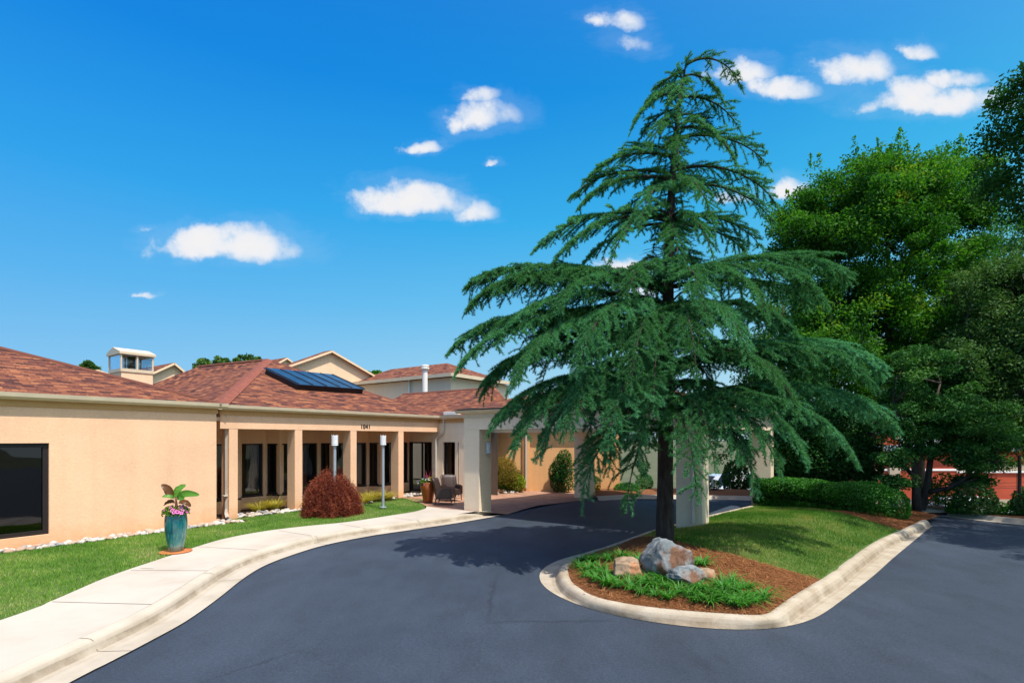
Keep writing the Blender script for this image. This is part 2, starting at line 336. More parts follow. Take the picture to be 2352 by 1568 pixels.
M['walk'] = noisy('pale_concrete', [(.25, (.37, .32, .26)), (.5, (.44, .39, .33)), (.75, (.475, .425, .365))], .9, .9, 7, bump=.15, bscale=80, fine=.05, fscale=120)
M['curb'] = noisy('curb_concrete', [(.25, (.33, .28, .21)), (.5, (.43, .375, .30)), (.75, (.48, .425, .35))], 1.3, .9, 7, bump=.25, bscale=70, fine=.09, fscale=110)
M['curb_old'] = noisy('weathered_curb_concrete', [(.2, (.27, .20, .125)), (.42, (.37, .31, .23)), (.6, (.43, .375, .295)), (.8, (.47, .42, .345))], 2.6, .9, 8, bump=.35, bscale=60, fine=.16, fscale=90)
def dirty(m, c=(.17,.125,.08)):
    nt = m.node_tree; N, L = nt.nodes, nt.links; B = N['Principled BSDF']; src = B.inputs['Base Color'].links[0].from_socket
    at_ = N.new('ShaderNodeAttribute'); at_.attribute_name = 'dirt'; n = tex(N, L, 'ShaderNodeTexNoise', 3.5, 6, .65); r = ramp(N, [(.3,(.15,)*3),(.62,(.9,)*3)]); L.new(n.outputs[0], r.inputs[0])
    k = N.new('ShaderNodeMath'); k.operation = 'MULTIPLY'; L.new(at_.outputs['Fac'], k.inputs[0]); L.new(r.outputs[0], k.inputs[1]); mx = N.new('ShaderNodeMixRGB'); L.new(k.outputs[0], mx.inputs[0]); L.new(src, mx.inputs[1]); mx.inputs[2].default_value = (*c, 1); L.new(mx.outputs[0], B.inputs['Base Color'])
dirty(M['curb']); dirty(M['curb_old'])
M['joint'] = flat('joint_filler', (.12, .095, .07), .9)
M['lawnbase'] = noisy('lawn_soil', [(.3, (.04, .085, .012)), (.7, (.085, .14, .03))], 8, .95)
M['mulchbase'] = noisy('pine_straw_bed', [(.25, (.075, .025, .008)), (.5, (.18, .070, .025)), (.75, (.29, .125, .048))], 26, .95, 8, bump=1., bscale=70, stretch=(1, 1.6, 1))
M['ground'] = noisy('earth', [(.3, (.06, .07, .03)), (.7, (.10, .10, .05))], .5, .95)
def bricks(name, c1, c2, mort, w, h, rough=.85, coord='Object', ms=.008):
    m, nt, N, L, B = nodes(name); tc = N.new('ShaderNodeTexCoord'); mp = N.new('ShaderNodeMapping'); mp.inputs['Rotation'].default_value = (0, 0, TH); L.new(tc.outputs[coord], mp.inputs[0])
    b = N.new('ShaderNodeTexBrick'); b.inputs['Scale'].default_value = 1; b.inputs['Brick Width'].default_value = w; b.inputs['Row Height'].default_value = h; b.inputs['Mortar Size'].default_value = ms
    b.inputs['Color1'].default_value = (*c1, 1); b.inputs['Color2'].default_value = (*c2, 1); b.inputs['Mortar'].default_value = (*mort, 1); L.new(mp.outputs[0], b.inputs['Vector'])
    n = tex(N, L, 'ShaderNodeTexNoise', 1.2, 5); r = ramp(N, [(.3, (.8,)*3), (.7, (1.15,)*3)]); L.new(n.outputs[0], r.inputs[0])
    mx = N.new('ShaderNodeMixRGB'); mx.blend_type = 'MULTIPLY'; mx.inputs[0].default_value = 1; L.new(b.outputs[0], mx.inputs[1]); L.new(r.outputs[0], mx.inputs[2])
    L.new(mx.outputs[0], B.inputs['Base Color']); B.inputs['Roughness'].default_value = rough; return m
M['brick'] = bricks('brick_paving', (.30, .14, .085), (.40, .22, .14), (.22, .15, .11), .21, .105)
M['bark'] = noisy('cedar_bark', [(.3, (.018, .013, .011)), (.6, (.055, .042, .036)), (.8, (.10, .08, .07))], 14, .95, 6, bump=1., bscale=30, stretch=(1, 1, .22))
M['bark2'] = noisy('maple_bark', [(.3, (.03, .022, .018)), (.7, (.10, .08, .065))], 9, .95, 6, bump=.8, bscale=20, stretch=(1, 1, .3))
M['twig'] = flat('thin_twig', (.07, .045, .03), .9)
G = lambda *c: c
M['cedar'] = leafmat('cedar_needles', [(0, (.028, .10, .024)), (.35, (.052, .185, .060)), (.7, (.080, .29, .138)), (1, (.15, .43, .26))], .38)
M['maple'] = leafmat('maple_leaves', [(0, (.018, .09, .010)), (.5, (.042, .175, .014)), (.85, (.10, .26, .016)), (1, (.21, .29, .02))], .42)
M['oak'] = leafmat('dark_oak_leaves', [(0, (.012, .065, .014)), (.6, (.030, .125, .024)), (1, (.075, .20, .035))], .25)
M['willow'] = leafmat('greyish_leaves', [(0, (.028, .09, .022)), (.6, (.055, .145, .036)), (1, (.11, .20, .06))], .3)
M['hedge'] = leafmat('hedge_leaves', [(0, (.014, .075, .008)), (.6, (.035, .18, .012)), (1, (.08, .30, .02))], .3, gloss=.02)
M['shrub'] = leafmat('shrub_leaves', [(0, (.010, .055, .012)), (.6, (.026, .11, .018)), (1, (.06, .19, .02))], .25)
M['farleaf'] = leafmat('distant_leaves', [(0, (.03, .08, .02)), (.6, (.06, .14, .03)), (1, (.12, .22, .04))], .3)
M['redleaf'] = leafmat('red_maple_leaves', [(0, (.065, .014, .010)), (.5, (.22, .045, .026)), (1, (.42, .12, .06))], .45)
M['amber'] = leafmat('amber_leaves', [(0, (.05, .05, .01)), (.5, (.16, .13, .015)), (1, (.32, .22, .03))], .35)
M['grass'] = leafmat('grass_blades', [(0, (.06, .19, .014)), (.45, (.15, .33, .03)), (.8, (.30, .43, .09)), (1, (.46, .44, .20))], .45)
M['dullgrass'] = leafmat('island_grass_blades', [(0, (.035, .13, .010)), (.5, (.095, .23, .024)), (.8, (.21, .29, .06)), (1, (.40, .35, .13))], .45)
M['liriope'] = leafmat('liriope_blades', [(0, (.014, .085, .008)), (.6, (.045, .22, .016)), (1, (.12, .36, .03))], .35, gloss=.03)
M['goldgrass'] = leafmat('gold_blades', [(0, (.12, .12, .015)), (.5, (.34, .30, .04)), (1, (.55, .42, .10))], .3)
M['straw'] = leafmat('straw_needles', [(0, (.085, .030, .012)), (.5, (.25, .10, .038)), (1, (.46, .22, .095))], .1)
M['limeleaf'] = leafmat('lime_leaves', [(0, (.05, .16, .015)), (.5, (.20, .30, .02)), (1, (.50, .45, .03))], .35)
# ------------------------------------------------------------------ curves of the ground
def curve(pts, n=24, closed=False):
    """Catmull-Rom through 2D points, densely sampled"""
    p = [np.array((q[0], q[1])) for q in pts]; out = []
    for i in range(len(p)-1):
        a, b, c, d = p[max(i-1, 0)], p[i], p[i+1], p[min(i+2, len(p)-1)]
        for k in range(n):
            t = k/n; out.append(.5*((2*b)+(c-a)*t+(2*a-5*b+4*c-d)*t*t+(3*b-a-3*c+d)*t**3))
    out.append(p[-1]); return np.array(out)
def resample(c, step):
    s = np.concatenate([[0], np.cumsum(np.hypot(*np.diff(c, axis=0).T))]); n = max(2, int(s[-1]/step)+1)
    t = np.linspace(0, s[-1], n); return np.stack([np.interp(t, s, c[:, 0]), np.interp(t, s, c[:, 1])], 1)
def normals2(c):
    t = np.gradient(c, axis=0); t /= np.hypot(t[:, 0], t[:, 1])[:, None]; return np.stack([-t[:, 1], t[:, 0]], 1)   # left of travel
def inpoly(x, y, poly):
    poly = np.asarray(poly); r = np.zeros(np.shape(x), bool); n = len(poly); j = n-1
    for i in range(n):
        xi, yi, xj, yj = *poly[i], *poly[j]
        c = ((yi > y) != (yj > y)) & (x < (xj-xi)*(y-yi)/((yj-yi)+1e-12)+xi); r ^= c; j = i
    return r
def distline(x, y, poly, closed=False):
    d = np.full(np.shape(x), 1e9); n = len(poly)
    for i in range(n if closed else n-1):
        a = poly[i]; b = poly[(i+1) % n]; ab = b-a; t = np.clip(((x-a[0])*ab[0]+(y-a[1])*ab[1])/(ab@ab+1e-12), 0, 1)
        d = np.minimum(d, np.hypot(x-a[0]-ab[0]*t, y-a[1]-ab[1]*t))
    return d
def g2(px, py, z=0.): v = gp(px, py, z); return (v.x, v.y)
def strip(lines):
    """surface through several polylines of equal length, each a list of Vector"""
    mb = MB(); n = len(lines[0])
    for l in lines: mb.v += [Vector(p) for p in l]
    for k in range(len(lines)-1):
        for i in range(n-1): mb.f.append((k*n+i, k*n+i+1, (k+1)*n+i+1, (k+1)*n+i))
    return mb
EDGE_PX = [(165,1568),(250,1524.5),(350,1472),(430,1427),(500,1377),(560,1329.5),(610,1299.5),(675,1274.5),(750,1252),(850,1232),(950,1217),(1050,1202),(1150,1184.5)]
edge = resample(curve([(-4.4,-3),(-4.42,2)]+[g2(*p) for p in EDGE_PX]), .12)
en = normals2(edge); ne = len(edge)
fade = 1-sm(np.arange(ne)/ne, .93, 1.0)
def off(c, nn, d, z): return [Vector((c[i,0]+nn[i,0]*d, c[i,1]+nn[i,1]*d, z[i] if hasattr(z,'__len__') else z)) for i in range(len(c))]
JOFF = .62
mb = strip([off(edge,en,0,.020), off(edge,en,.30,.006), off(edge,en,.395,.006), off(edge,en,.40,.006), off(edge,en,.425,.010+.07*fade), off(edge,en,.445,.012+.105*fade), off(edge,en,.48,.015+.125*fade), off(edge,en,.53,.016+.13*fade), off(edge,en,JOFF-.008,.016+.132*fade)])
def dirt(o, n, vals):
    at_ = o.data.attributes.new('dirt', 'FLOAT', 'FACE'); at_.data.foreach_set('value', np.repeat(np.array(vals, dtype=np.float32), n-1)); return o
dirt(tag(build('curb_and_gutter', mb, M['curb'], smooth=True), kind='structure'), ne, [.08,.32,.75,.8,.3,.1,0,0])
jl = strip([off(edge,en,JOFF-.01,.014+.126*fade), off(edge,en,JOFF+.012,.014+.126*fade)])
tag(build('curb_joint', jl, M['joint']), kind='structure')
for k_ in range(24, ne-20, 25):                          # joints across the kerb and its gutter
    mbj = MB(); ln_ = [(0,.0225),(.30,.0085),(.40,.0085),(.43,.088),(.447,.120),(.48,.1425),(.53,.1485),(JOFF-.01,.1505)]; tg_ = Vector((en[k_,1], -en[k_,0], 0))*.005
    pp_ = [Vector((edge[k_,0]+en[k_,0]*d_, edge[k_,1]+en[k_,1]*d_, z_)) for d_, z_ in ln_]
    for p_, q_ in zip(pp_[:-1], pp_[1:]): mbj.poly([p_-tg_, q_-tg_, q_+tg_, p_+tg_])
    tag(build('kerb_joint', mbj, M['joint']), kind='structure')
joint = np.array([(v.x, v.y) for v in off(edge,en,JOFF+.008,0)])
LAWN_PX = [(0,1422),(120,1377),(250,1322),(375,1279.5),(500,1239.5),(600,1219.5),(700,1207),(800,1197),(900,1182),(950,1174),(977,1167)]
lawn_edge = resample(curve([(-6.9,-3),(-6.6,2)]+[g2(px,py,.15) for px,py in LAWN_PX]), .15)
# sidewalk: lawn edge to curb joint, then the brick patio
NL = P(5.76, 4.42)
walk_end = [g2(980,1162,.15), g2(1020,1167,.15), g2(1067,1171,.15), (NL.x, NL.y), (NL.x+.45, NL.y-.1)]
wp = [tuple(p) for p in lawn_edge]+walk_end+[tuple(p) for p in joint[::-1]]
def sheet(poly, z, mat, name, kind='structure', zf=None, thick=0):
    bm = bmesh.new(); vs = [bm.verts.new((p[0], p[1], zf(p) if zf else z)) for p in poly]; f = bm.faces.new(vs)
    bmesh.ops.triangulate(bm, faces=[f]); bmesh.ops.recalc_face_normals(bm, faces=bm.faces)
    for f in bm.faces:
        if f.normal.z < 0: f.normal_flip()
    me = bpy.data.meshes.new(name); bm.to_mesh(me); bm.free(); o = link(name, me, mat, None, (0,0,0), False); return tag(o, kind=kind)
def walkz(p): return .14
sheet(wp, .142, M['walk'], 'sidewalk')
# sidewalk contraction joints
mb = MB()
for (l, r) in (((120,1380),(350,1386)), ((322,1303),(352,1304.5)), ((905,1188),(1010,1201)), ((640,1217),(735,1232)), ((300,1308),(492,1309)), ((455,1254),(600,1262)), ((780,1202),(870,1217))):
    a, b = Vector((*g2(*l,.15), .1455)), Vector((*g2(*r,.15), .1455)); t = (b-a).normalized(); n_ = Vector((-t.y, t.x, 0))*.006
    mb.poly([a-n_, b-n_, b+n_, a+n_])
tag(build('sidewalk_joint', mb, M['joint']), kind='structure')
# asphalt and terrain
far_curb_pts = [(30,4),(20,9.3),(16.2,12.4),(14.55,14.5),(13.75,16.0),(13.1,17.4),(12.9,20.5)]
asp = [(-9,-8),(30,-8)]+far_curb_pts+[(3.5,20.5),(3.3,24.0),(-2,24.3),(-9,20.5)]
sheet(asp, 0., M['asphalt'], 'driveway')
def terr(x, y):
    drop = 3.5*sm(y+.55*(x-12), 17.6, 27)*sm(x, 5, 12)
    return -.06-drop-1.6*sm(y, 26, 36)*sm(x, -6, 4)*(1-sm(x,5,12))
gx, gy = np.meshgrid(np.concatenate([np.linspace(-900,-40,18), np.linspace(-36,60,97), np.linspace(70,900,18)]), np.concatenate([np.linspace(-60,-8,8), np.linspace(-6,70,77), np.linspace(80,1500,24)]))
gz = terr(gx, gy); nn_, mm_ = gx.shape
idx = np.arange(nn_*mm_).reshape(nn_, mm_)
tag(npmesh('ground', np.stack([gx.ravel(), gy.ravel(), gz.ravel()], 1), np.stack([idx[:-1,:-1].ravel(), idx[:-1,1:].ravel(), idx[1:,1:].ravel(), idx[1:,:-1].ravel()], 1), M['ground'], nv=4), kind='structure')
# brick patio (pavement level, ramps down to the drive under the canopy)
def bz(p):
    v = Vector((p[0], p[1], 0))-OB; b = v.dot(NV); return .146-.138*float(sm(b, 4.45, 5.0)) if p[1] < 21.5 else .010
bp = []
brick_px = [(1165,1180),(1200,1171),(1235,1163),(1290,1154),(1343,1147)]
bl = [P(5.7,4.45)]+[gp(px,py,.02) for px,py in brick_px]+[Vector((3.1,22.0,.02)), Vector((3.0,23.9,.02)), Vector((-1.5,24.2,.02))]
sheet([(v.x, v.y) for v in bl]+[(P(7.3,-1.0).x, P(7.3,-1.0).y)]+[g2(962,1153,.15), g2(980,1162,.15), g2(1020,1167,.15), g2(1067,1171,.15)], 0, M['brick'], 'brick_paving', zf=bz)
# curb of the far side of the drive under the canopy, curb of the far side of the road
def kerb(name, pts, w=.18, pan=.35, side=1, mat='curb', h=.13):
    c = resample(curve(pts), .25); nn2 = normals2(c)*side
    o = strip([off(c,nn2,-pan,.008), off(c,nn2,-.03,.006), off(c,nn2,.02,h*.85), off(c,nn2,.06,h), off(c,nn2,w,h), off(c,nn2,w+.02,-.1)])
    return tag(build(name, o, M[mat], smooth=True), kind='structure')
kerb('back_kerb', [(3.35,20.4),(4.5,20.95),(6,21.0),(7.8,20.8),(9.5,20.45),(12,19.6)], mat='walk', pan=.25)
kerb('road_kerb', far_curb_pts[:-1], side=-1, mat='curb_old')
bed = resample(curve([(3.4,20.7),(4.5,21.1),(6,21.15),(7.8,20.95),(9.5,20.6),(12,19.7)]), .3)
mb = strip([[Vector((*p,.11)) for p in bed], [Vector((p[0],p[1]+.8,.22)) for p in bed], [Vector((p[0]+.3,p[1]+2.2,.2)) for p in bed], [Vector((p[0]+.6,p[1]+3.4,-.3)) for p in bed]])
tag(build('mulch_bank', mb, M['mulchbase'], smooth=True), kind='structure')
fb = resample(curve(far_curb_pts[:-1]), .4); fn_ = -normals2(fb)
mb = strip([off(fb,fn_,.16,.12), off(fb,fn_,1.0,.16), off(fb,fn_,2.0,.02), off(fb,fn_,4.5,-.8)])
tag(build('roadside_mulch_bed', mb, M['mulchbase'], smooth=True), kind='structure')
# ------------------------------------------------------------------ the island
CREST_PX = [(1725,1161),(1626,1184),(1509,1215),(1459,1232),(1396.6,1254),(1350,1268),(1321.6,1279),(1300,1295),(1293.5,1310),(1303,1335),(1334,1357),(1381,1376),(1459,1391.6),(1553,1402.6),(1646.6,1410),(1740,1415),(1775,1410.5),(1800,1394),(1834,1370),(1881.6,1340),(1910,1323),(1961,1284),(2017,1245),(2059,1225),(2085,1213),(2107,1203),(2124,1194)]
OUT_PX = [(1725,1163.5),(1630,1187),(1506,1219),(1428,1246),(1365,1266),(1318.5,1275),(1271.6,1281),(1250,1291.6),(1231,1313.5),(1226,1329),(1240,1351),(1272,1370),(1334,1395),(1397,1413.5),(1459,1426),(1553,1438.5),(1647,1448),(1740,1454),(1803,1452.6),(1850,1441.6),(1881.6,1418),(2006,1323),(2045,1287),(2101,1240.5),(2129.6,1216.6),(2157,1199)]
crest = resample(curve([g2(px,py,.14) for px,py in CREST_PX]), .1)
outer = resample(curve([g2(*p) for p in OUT_PX]), .03)
near = np.array([outer[np.argmin(((outer-c)**2).sum(1))] for c in crest])
for _ in range(60): near[1:-1] = (near[:-2]+near[1:-1]*2+near[2:])/4
dv = near-crest; dl = np.hypot(dv[:,0], dv[:,1])[:,None]+1e-9; du = dv/dl
def cl(d, z): 
    q = crest+du*np.minimum(d, dl); return [Vector((*p, z)) for p in q]
cin = -du
mb = strip([[Vector((*p,.008)) for p in near], cl(.20,.006), cl(.135,.006), cl(.13,.008), cl(.105,.065), cl(.075,.11), cl(.04,.135), cl(0,.142), [Vector((*(crest[i]+cin[i]*.07),.138)) for i in range(len(crest))], [Vector((*(crest[i]+cin[i]*.12),.10)) for i in range(len(crest))]])
dirt(tag(build('island_kerb', mb, M['curb_old'], smooth=True), kind='structure'), len(crest), [.15,.5,.95,.9,.55,.25,.1,0,0])
ISL = np.array([tuple(p) for p in crest]+[(12.6,15.4),(12.9,17.2),(12.3,18.9),(9.0,19.3)])
def hz(x, y):
    x = np.asarray(x, float); y = np.asarray(y, float); d = distline(x, y, ISL, True)
    return .115+.29*sm(d, -.2, 1.7)*(1-.75*sm(y, 13, 17.5))+.012*np.sin(x*3.1+y)*np.sin(y*2.3)
def isl(px, py):                                       # point of the island seen at a pixel
    z = .3
    for _ in range(12): v = gp(px, py, z); z = float(hz(v.x, v.y))
    return (v.x, v.y)
ml = [isl(*p) for p in ((1440,1237),(1470,1232),(1511,1233),(1550,1242),(1615,1259),(1693,1276),(1771,1298),(1834,1316),(1885,1331))]
MULCH1 = np.array([(1.0,9.6)]+[tuple(p) for p in resample(curve(ml), .2)]+[(6.6,8.6),(5,5.5),(1,6.5),(0.2,9.2)])
ml2 = [isl(*p) for p in ((1735,1158.5),(1783,1157),(1817,1157),(1855,1162),(1915,1175),(1975,1190),(2035,1208),(2057,1215))]
MULCH2 = np.array([tuple(p) for p in resample(curve(ml2), .2)]+[(11.2,13.2),(14,15),(14,20),(8.5,20),(8.6,18.2)])
s_ = .07; ix, iy = np.arange(ISL[:,0].min()-.1, ISL[:,0].max()+.1, s_), np.arange(ISL[:,1].min()-.1, ISL[:,1].max()+.1, s_)
X, Y = np.meshgrid(ix, iy); ZI = hz(X, Y); cx_, cy_ = X[:-1,:-1]+s_/2, Y[:-1,:-1]+s_/2
ins = inpoly(cx_, cy_, ISL); jx = RNG.normal(0, .02, cx_.shape); jy = RNG.normal(0, .02, cx_.shape)
mul = inpoly(cx_+jx, cy_+jy, MULCH1) | inpoly(cx_+jx, cy_+jy, MULCH2)
idx = np.arange(X.size).reshape(X.shape); quads = np.stack([idx[:-1,:-1], idx[:-1,1:], idx[1:,1:], idx[1:,:-1]], -1)
co = np.stack([X.ravel(), Y.ravel(), ZI.ravel()], 1)
def sub(name, mask, mat):
    q = quads[mask]; u_, inv = np.unique(q, return_inverse=True); o = npmesh(name, co[u_], inv.reshape(q.shape), mat, nv=4)
    o.data.polygons.foreach_set('use_smooth', [True]*len(o.data.polygons)); return tag(o, kind='structure')
sub('island_lawn_soil', ins & ~mul, M['lawnbase']); sub('pine_straw_bed', ins & mul, M['mulchbase'])

def blades(name, xy, zf, mat, h, w, lean=.5, tint=(.5,.2), patch=None, kind='stuff', parent=None, origin=(0,0,0)):
    """tufts of grass: one thin triangle per blade"""
    n = len(xy); z = zf(xy[:,0], xy[:,1]); ang = RNG.uniform(0, 2*np.pi, n); la = RNG.uniform(0, 2*np.pi, n)
    hh = h*RNG.uniform(.6, 1.3, n); ww = w*RNG.uniform(.7, 1.3, n); b = np.stack([xy[:,0], xy[:,1], z], 1)
    s = np.stack([np.cos(ang), np.sin(ang), np.zeros(n)], 1)*ww[:,None]/2
    tip = b+np.stack([np.cos(la)*lean*hh, np.sin(la)*lean*hh, hh], 1)*RNG.uniform(.7,1,n)[:,None]
    co = np.stack([b-s, b+s, tip], 1).reshape(-1, 3); fc = np.arange(3*n).reshape(-1, 3)
    t = RNG.normal(tint[0], tint[1], n)
    if patch is not None: t = t+patch(xy[:,0], xy[:,1])
    return tag(npmesh(name, co, fc, mat, parent, origin, np.clip(t, 0, 1)), kind=kind)
def scatter(poly, n):
    poly = np.asarray(poly); lo, hi = poly.min(0), poly.max(0); out = np.zeros((0,2))
    while len(out) < n:
        q = RNG.uniform(lo, hi, (n*2, 2)); out = np.concatenate([out, q[inpoly(q[:,0], q[:,1], poly)]])
    return out[:n]
def vnoise(x, y, s, seed=0):
    return np.array([mnoise.noise(Vector((a*s+seed, b*s-seed, seed*.7))) for a, b in zip(x, y)])
def patchy(amp, s1=.9, s2=4, seed=3):
    def f(x, y): return amp*(vnoise(x, y, s1, seed)+.6*vnoise(x, y, s2, seed+5))
    return f
# lawn in front of the building
pebble_line = [P(-16,.36), P(-4,.36), P(0.1,.34), P(.55,.40), P(.72,.30), P(.75,-.05), P(.45,-.32)]
back = [P(.8,-.34), P(2.7,-.30), P(4.0,-.25), P(4.9,-.28), P(6.9,-.33), P(7.3,-.2)]
tipc = [(v.x, v.y) for v in (P(7.1,.5), P(6.9,1.0), gp(962,1153,.15))]
LAWN = [(v.x, v.y) for v in pebble_line+back]+tipc+[g2(975,1158,.15)]+[tuple(p) for p in lawn_edge[::-1]]
sheet(LAWN, .135, M['lawnbase'], 'lawn_soil')
q = scatter(LAWN, 190000); q = q[(q[:,1] > 4.5) & (RNG.uniform(0,1,len(q)) < np.clip(11/q[:,1],0,1)**1.2)]
blades('lawn_grass', q, lambda x, y: np.full(len(x), .134), M['grass'], .055, .0085, patch=patchy(.55, .8, 3.2))
q = np.stack([RNG.uniform(ISL[:,0].min(), ISL[:,0].max(), 330000), RNG.uniform(ISL[:,1].min(), ISL[:,1].max(), 330000)], 1)
q = q[inpoly(q[:,0], q[:,1], ISL)]; d_ = distline(q[:,0], q[:,1], ISL, True)
jq = q+RNG.normal(0,.03,q.shape); mk = inpoly(jq[:,0], jq[:,1], MULCH1) | inpoly(jq[:,0], jq[:,1], MULCH2)
blades('island_grass', q[~mk & (d_ > .10)], hz, M['dullgrass'], .055, .009, tint=(.52,.22), patch=patchy(.6, .6, 2.2, 9))
# loose pine straw
sq = q[mk & (d_ > .09)]; sq = sq[RNG.uniform(0,1,len(sq)) < .75]
def straw(name, xy, zf):
    n = len(xy); g = RNG.uniform(0, np.pi, n); l = RNG.uniform(.03, .09, n); w = RNG.uniform(.002, .0045, n)
    c = np.stack([xy[:,0], xy[:,1], zf(xy[:,0], xy[:,1])+RNG.uniform(.004,.02,n)], 1); d = np.stack([np.cos(g), np.sin(g), RNG.normal(0,.18,n)], 1)*l[:,None]; s = np.stack([-np.sin(g), np.cos(g), np.zeros(n)], 1)*w[:,None]
    co = np.stack([c-d-s, c-d+s, c+d+s*.6, c+d-s*.6], 1).reshape(-1,3)
    return tag(npmesh(name, co, np.arange(4*n).reshape(-1,4), M['straw'], tint=np.clip(RNG.normal(.5,.25,n),0,1), nv=4), kind='stuff')
straw('pine_straw', sq, hz)
# ------------------------------------------------------------------ the low hotel building
HB = thing('hotel_building', P(0,0,0), 'low peach stucco hotel building with brown shingle hip roofs and a row of square columns', 'building')
BO = -.41                                             # plane of the column fronts
ZG, ZB = 3.2, 2.68                                    # gutter bottom, beam bottom
def part(name, mb, mat, parent=None, **k): return build(name, mb, M[mat] if isinstance(mat, str) else mat, parent or HB, **k)
w1 = px2a(113, 0); w0 = w1-2.6; pw = P(w1, 0); wz0, wz1 = zat(1226, pw), zat(1017, pw)
mb = MB()
for a0, a1, z0, z1 in ((-16, w0, 0, 3.34), (w1, 0, 0, 3.34), (w0, w1, 0, wz0), (w0, w1, wz1, 3.34)): mb.bx(a0, a1, -.28, 0, z0, z1)
mb.bx(-.28, -.001, -2.6, -.281, 0, 3.3)
part('wing_wall', mb, 'peach')
def gut(a0, a1, b, z=ZG):                              # moulded gutter along the facade, b = wall plane
    m = MB(); pr = [(.03,0),(.12,0),(.19,.055),(.205,.14),(.185,.14),(.17,.06),(.05,.02),(.03,.13)]
    n = len(pr); m.v += [P(a0, b+y, z+h) for y, h in pr]+[P(a1, b+y, z+h) for y, h in pr]
    m.f += [(i, (i+1) % n, n+(i+1) % n, n+i) for i in range(n)]+[tuple(range(n))[::-1], tuple(range(n, 2*n))]; return m
def gut_b(b0, b1, a, z=ZG):                            # gutter across, facing the camera (-u)
    m = MB(); pr = [(.03,0),(.12,0),(.19,.055),(.205,.14),(.185,.14),(.17,.06),(.05,.02),(.03,.13)]
    n = len(pr); m.v += [P(a-y, b0, z+h) for y, h in pr]+[P(a-y, b1, z+h) for y, h in pr]
    m.f += [(i, (i+1) % n, n+(i+1) % n, n+i) for i in range(n)]+[tuple(range(n))[::-1], tuple(range(n, 2*n))]; return m
part('gutter', gut(-16, .22, .0), 'gutter')
m = MB(); m.bx(-16, .03, .001, .03, 3.07, 3.21); part('fascia', m, 'trim')
def window(parent, c0, c1, z0, z1, nrm, depth=.10, fw=.07, pane='glass', mull=(), sill=True, name='window'):
    """framed window between two plan points; nrm points outwards"""
    c0, c1 = Vector(c0), Vector(c1); t = (c1-c0).normalized(); w = (c1-c0).length; n_ = Vector(nrm).normalized(); mid = (c0+c1)/2
    def bb(s0, s1, h0, h1, d0, d1):
        q = c0+t*((s0+s1)/2)+n_*((d0+d1)/2)+Z*((h0+h1)/2); return (q, t*((s1-s0)/2), n_*((d1-d0)/2), Z*((h1-h0)/2))
    fr = MB(); fr.box(*bb(0, fw, z0, z1, -depth, 0)); fr.box(*bb(w-fw, w, z0, z1, -depth, 0)); fr.box(*bb(fw, w-fw, z1-fw, z1, -depth, 0)); fr.box(*bb(fw, w-fw, z0, z0+fw, -depth, 0))
    for k in mull: fr.box(*bb(k*w-fw*.4, k*w+fw*.4, z0+fw, z1-fw, -depth+.01, -.01))
    f = part(name, fr, 'dark_frame', parent)
    pn = MB(); a, b = c0+t*fw-n_*depth*.55, c0+t*(w-fw)-n_*depth*.55
    pn.poly([a+Z*(z0+fw), b+Z*(z0+fw), b+Z*(z1-fw), a+Z*(z1-fw)]); build('pane', pn, M[pane], f)
    if sill:
        s = MB(); s.box(*bb(-.05, w+.05, z0-.06, z0-.003, -depth, .05)); build('sill', s, M['dark_frame'], f, bevel=.008)
    return f, t, n_, w
def curtain(f, c0, t, n_, s0, s1, z0, z1, d=.28, mat='curtain', pleats=None):
    k = pleats or max(3, int((s1-s0)/.07)); n = k*6; m = MB()
    for i in range(n+1):
        s = s0+(s1-s0)*i/n; dd = d+.025*math.sin(i/6*2*math.pi)+.01*math.sin(i*.9)
        for z in (z0, z1): m.v.append(Vector(c0)+t*s-n_*dd+Z*z)
    m.f += [(2*i, 2*i+2, 2*i+3, 2*i+1) for i in range(n)]
    build('curtain', m, M[mat], f, smooth=True)
f, t, n_, w = window(HB, P(w0,-.06), P(w1,-.06), wz0, wz1, NV, .1, .09, 'glass_dark')
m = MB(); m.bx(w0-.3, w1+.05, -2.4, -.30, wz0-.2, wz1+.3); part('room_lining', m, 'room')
# pieces of the recessed window wall: low wall, head, windows, curtains
WB, BAY = -2.2, -1.72
ZS, ZH = .50, 2.24
wall = MB()
def wseg(p0, p1, nrm, kind):
    """one straight run of the window wall, 0.2 thick, window in the middle when kind"""
    p0, p1 = Vector(p0), Vector(p1); t = (p1-p0).normalized(); w = (p1-p0).length; n_ = Vector(nrm).normalized()
    def wb(s0, s1, z0, z1): wall.box(p0+t*((s0+s1)/2)-n_*.1+Z*((z0+z1)/2), t*((s1-s0)/2), n_*.1, Z*((z1-z0)/2))
    if not kind: wb(0, w, 0, ZG); return
    g = kind if isinstance(kind, float) else .12
    wb(0, w, 0, ZS); wb(0, w, ZH, ZG); wb(0, g, ZS, ZH); wb(w-g, w, ZS, ZH)
    f, t2, n2, ww = window(HB, p0+t*g-n_*.05, p1-t*g-n_*.05, ZS+.06, ZH, n_, .1, .05)
    r = random.random()
    if ww > .5:
        cw = ww*(.42 if r < .5 else .3); c0 = p0+t*g
        curtain(f, c0, t, n_, .02, cw, ZS+.05, ZH-.02); curtain(f, c0, t, n_, ww*.45, ww*.58, ZS+.05, ZH-.02, .30, 'pale_curtain'); curtain(f, c0, t, n_, ww-cw*.8, ww-.02, ZS+.05, ZH-.02)
    elif r < .8: curtain(f, p0+t*g, t, n_, .02, ww*.7, ZS+.05, ZH-.02)
BS = [.50, 2.66, 4.72, 6.96, 9.16]
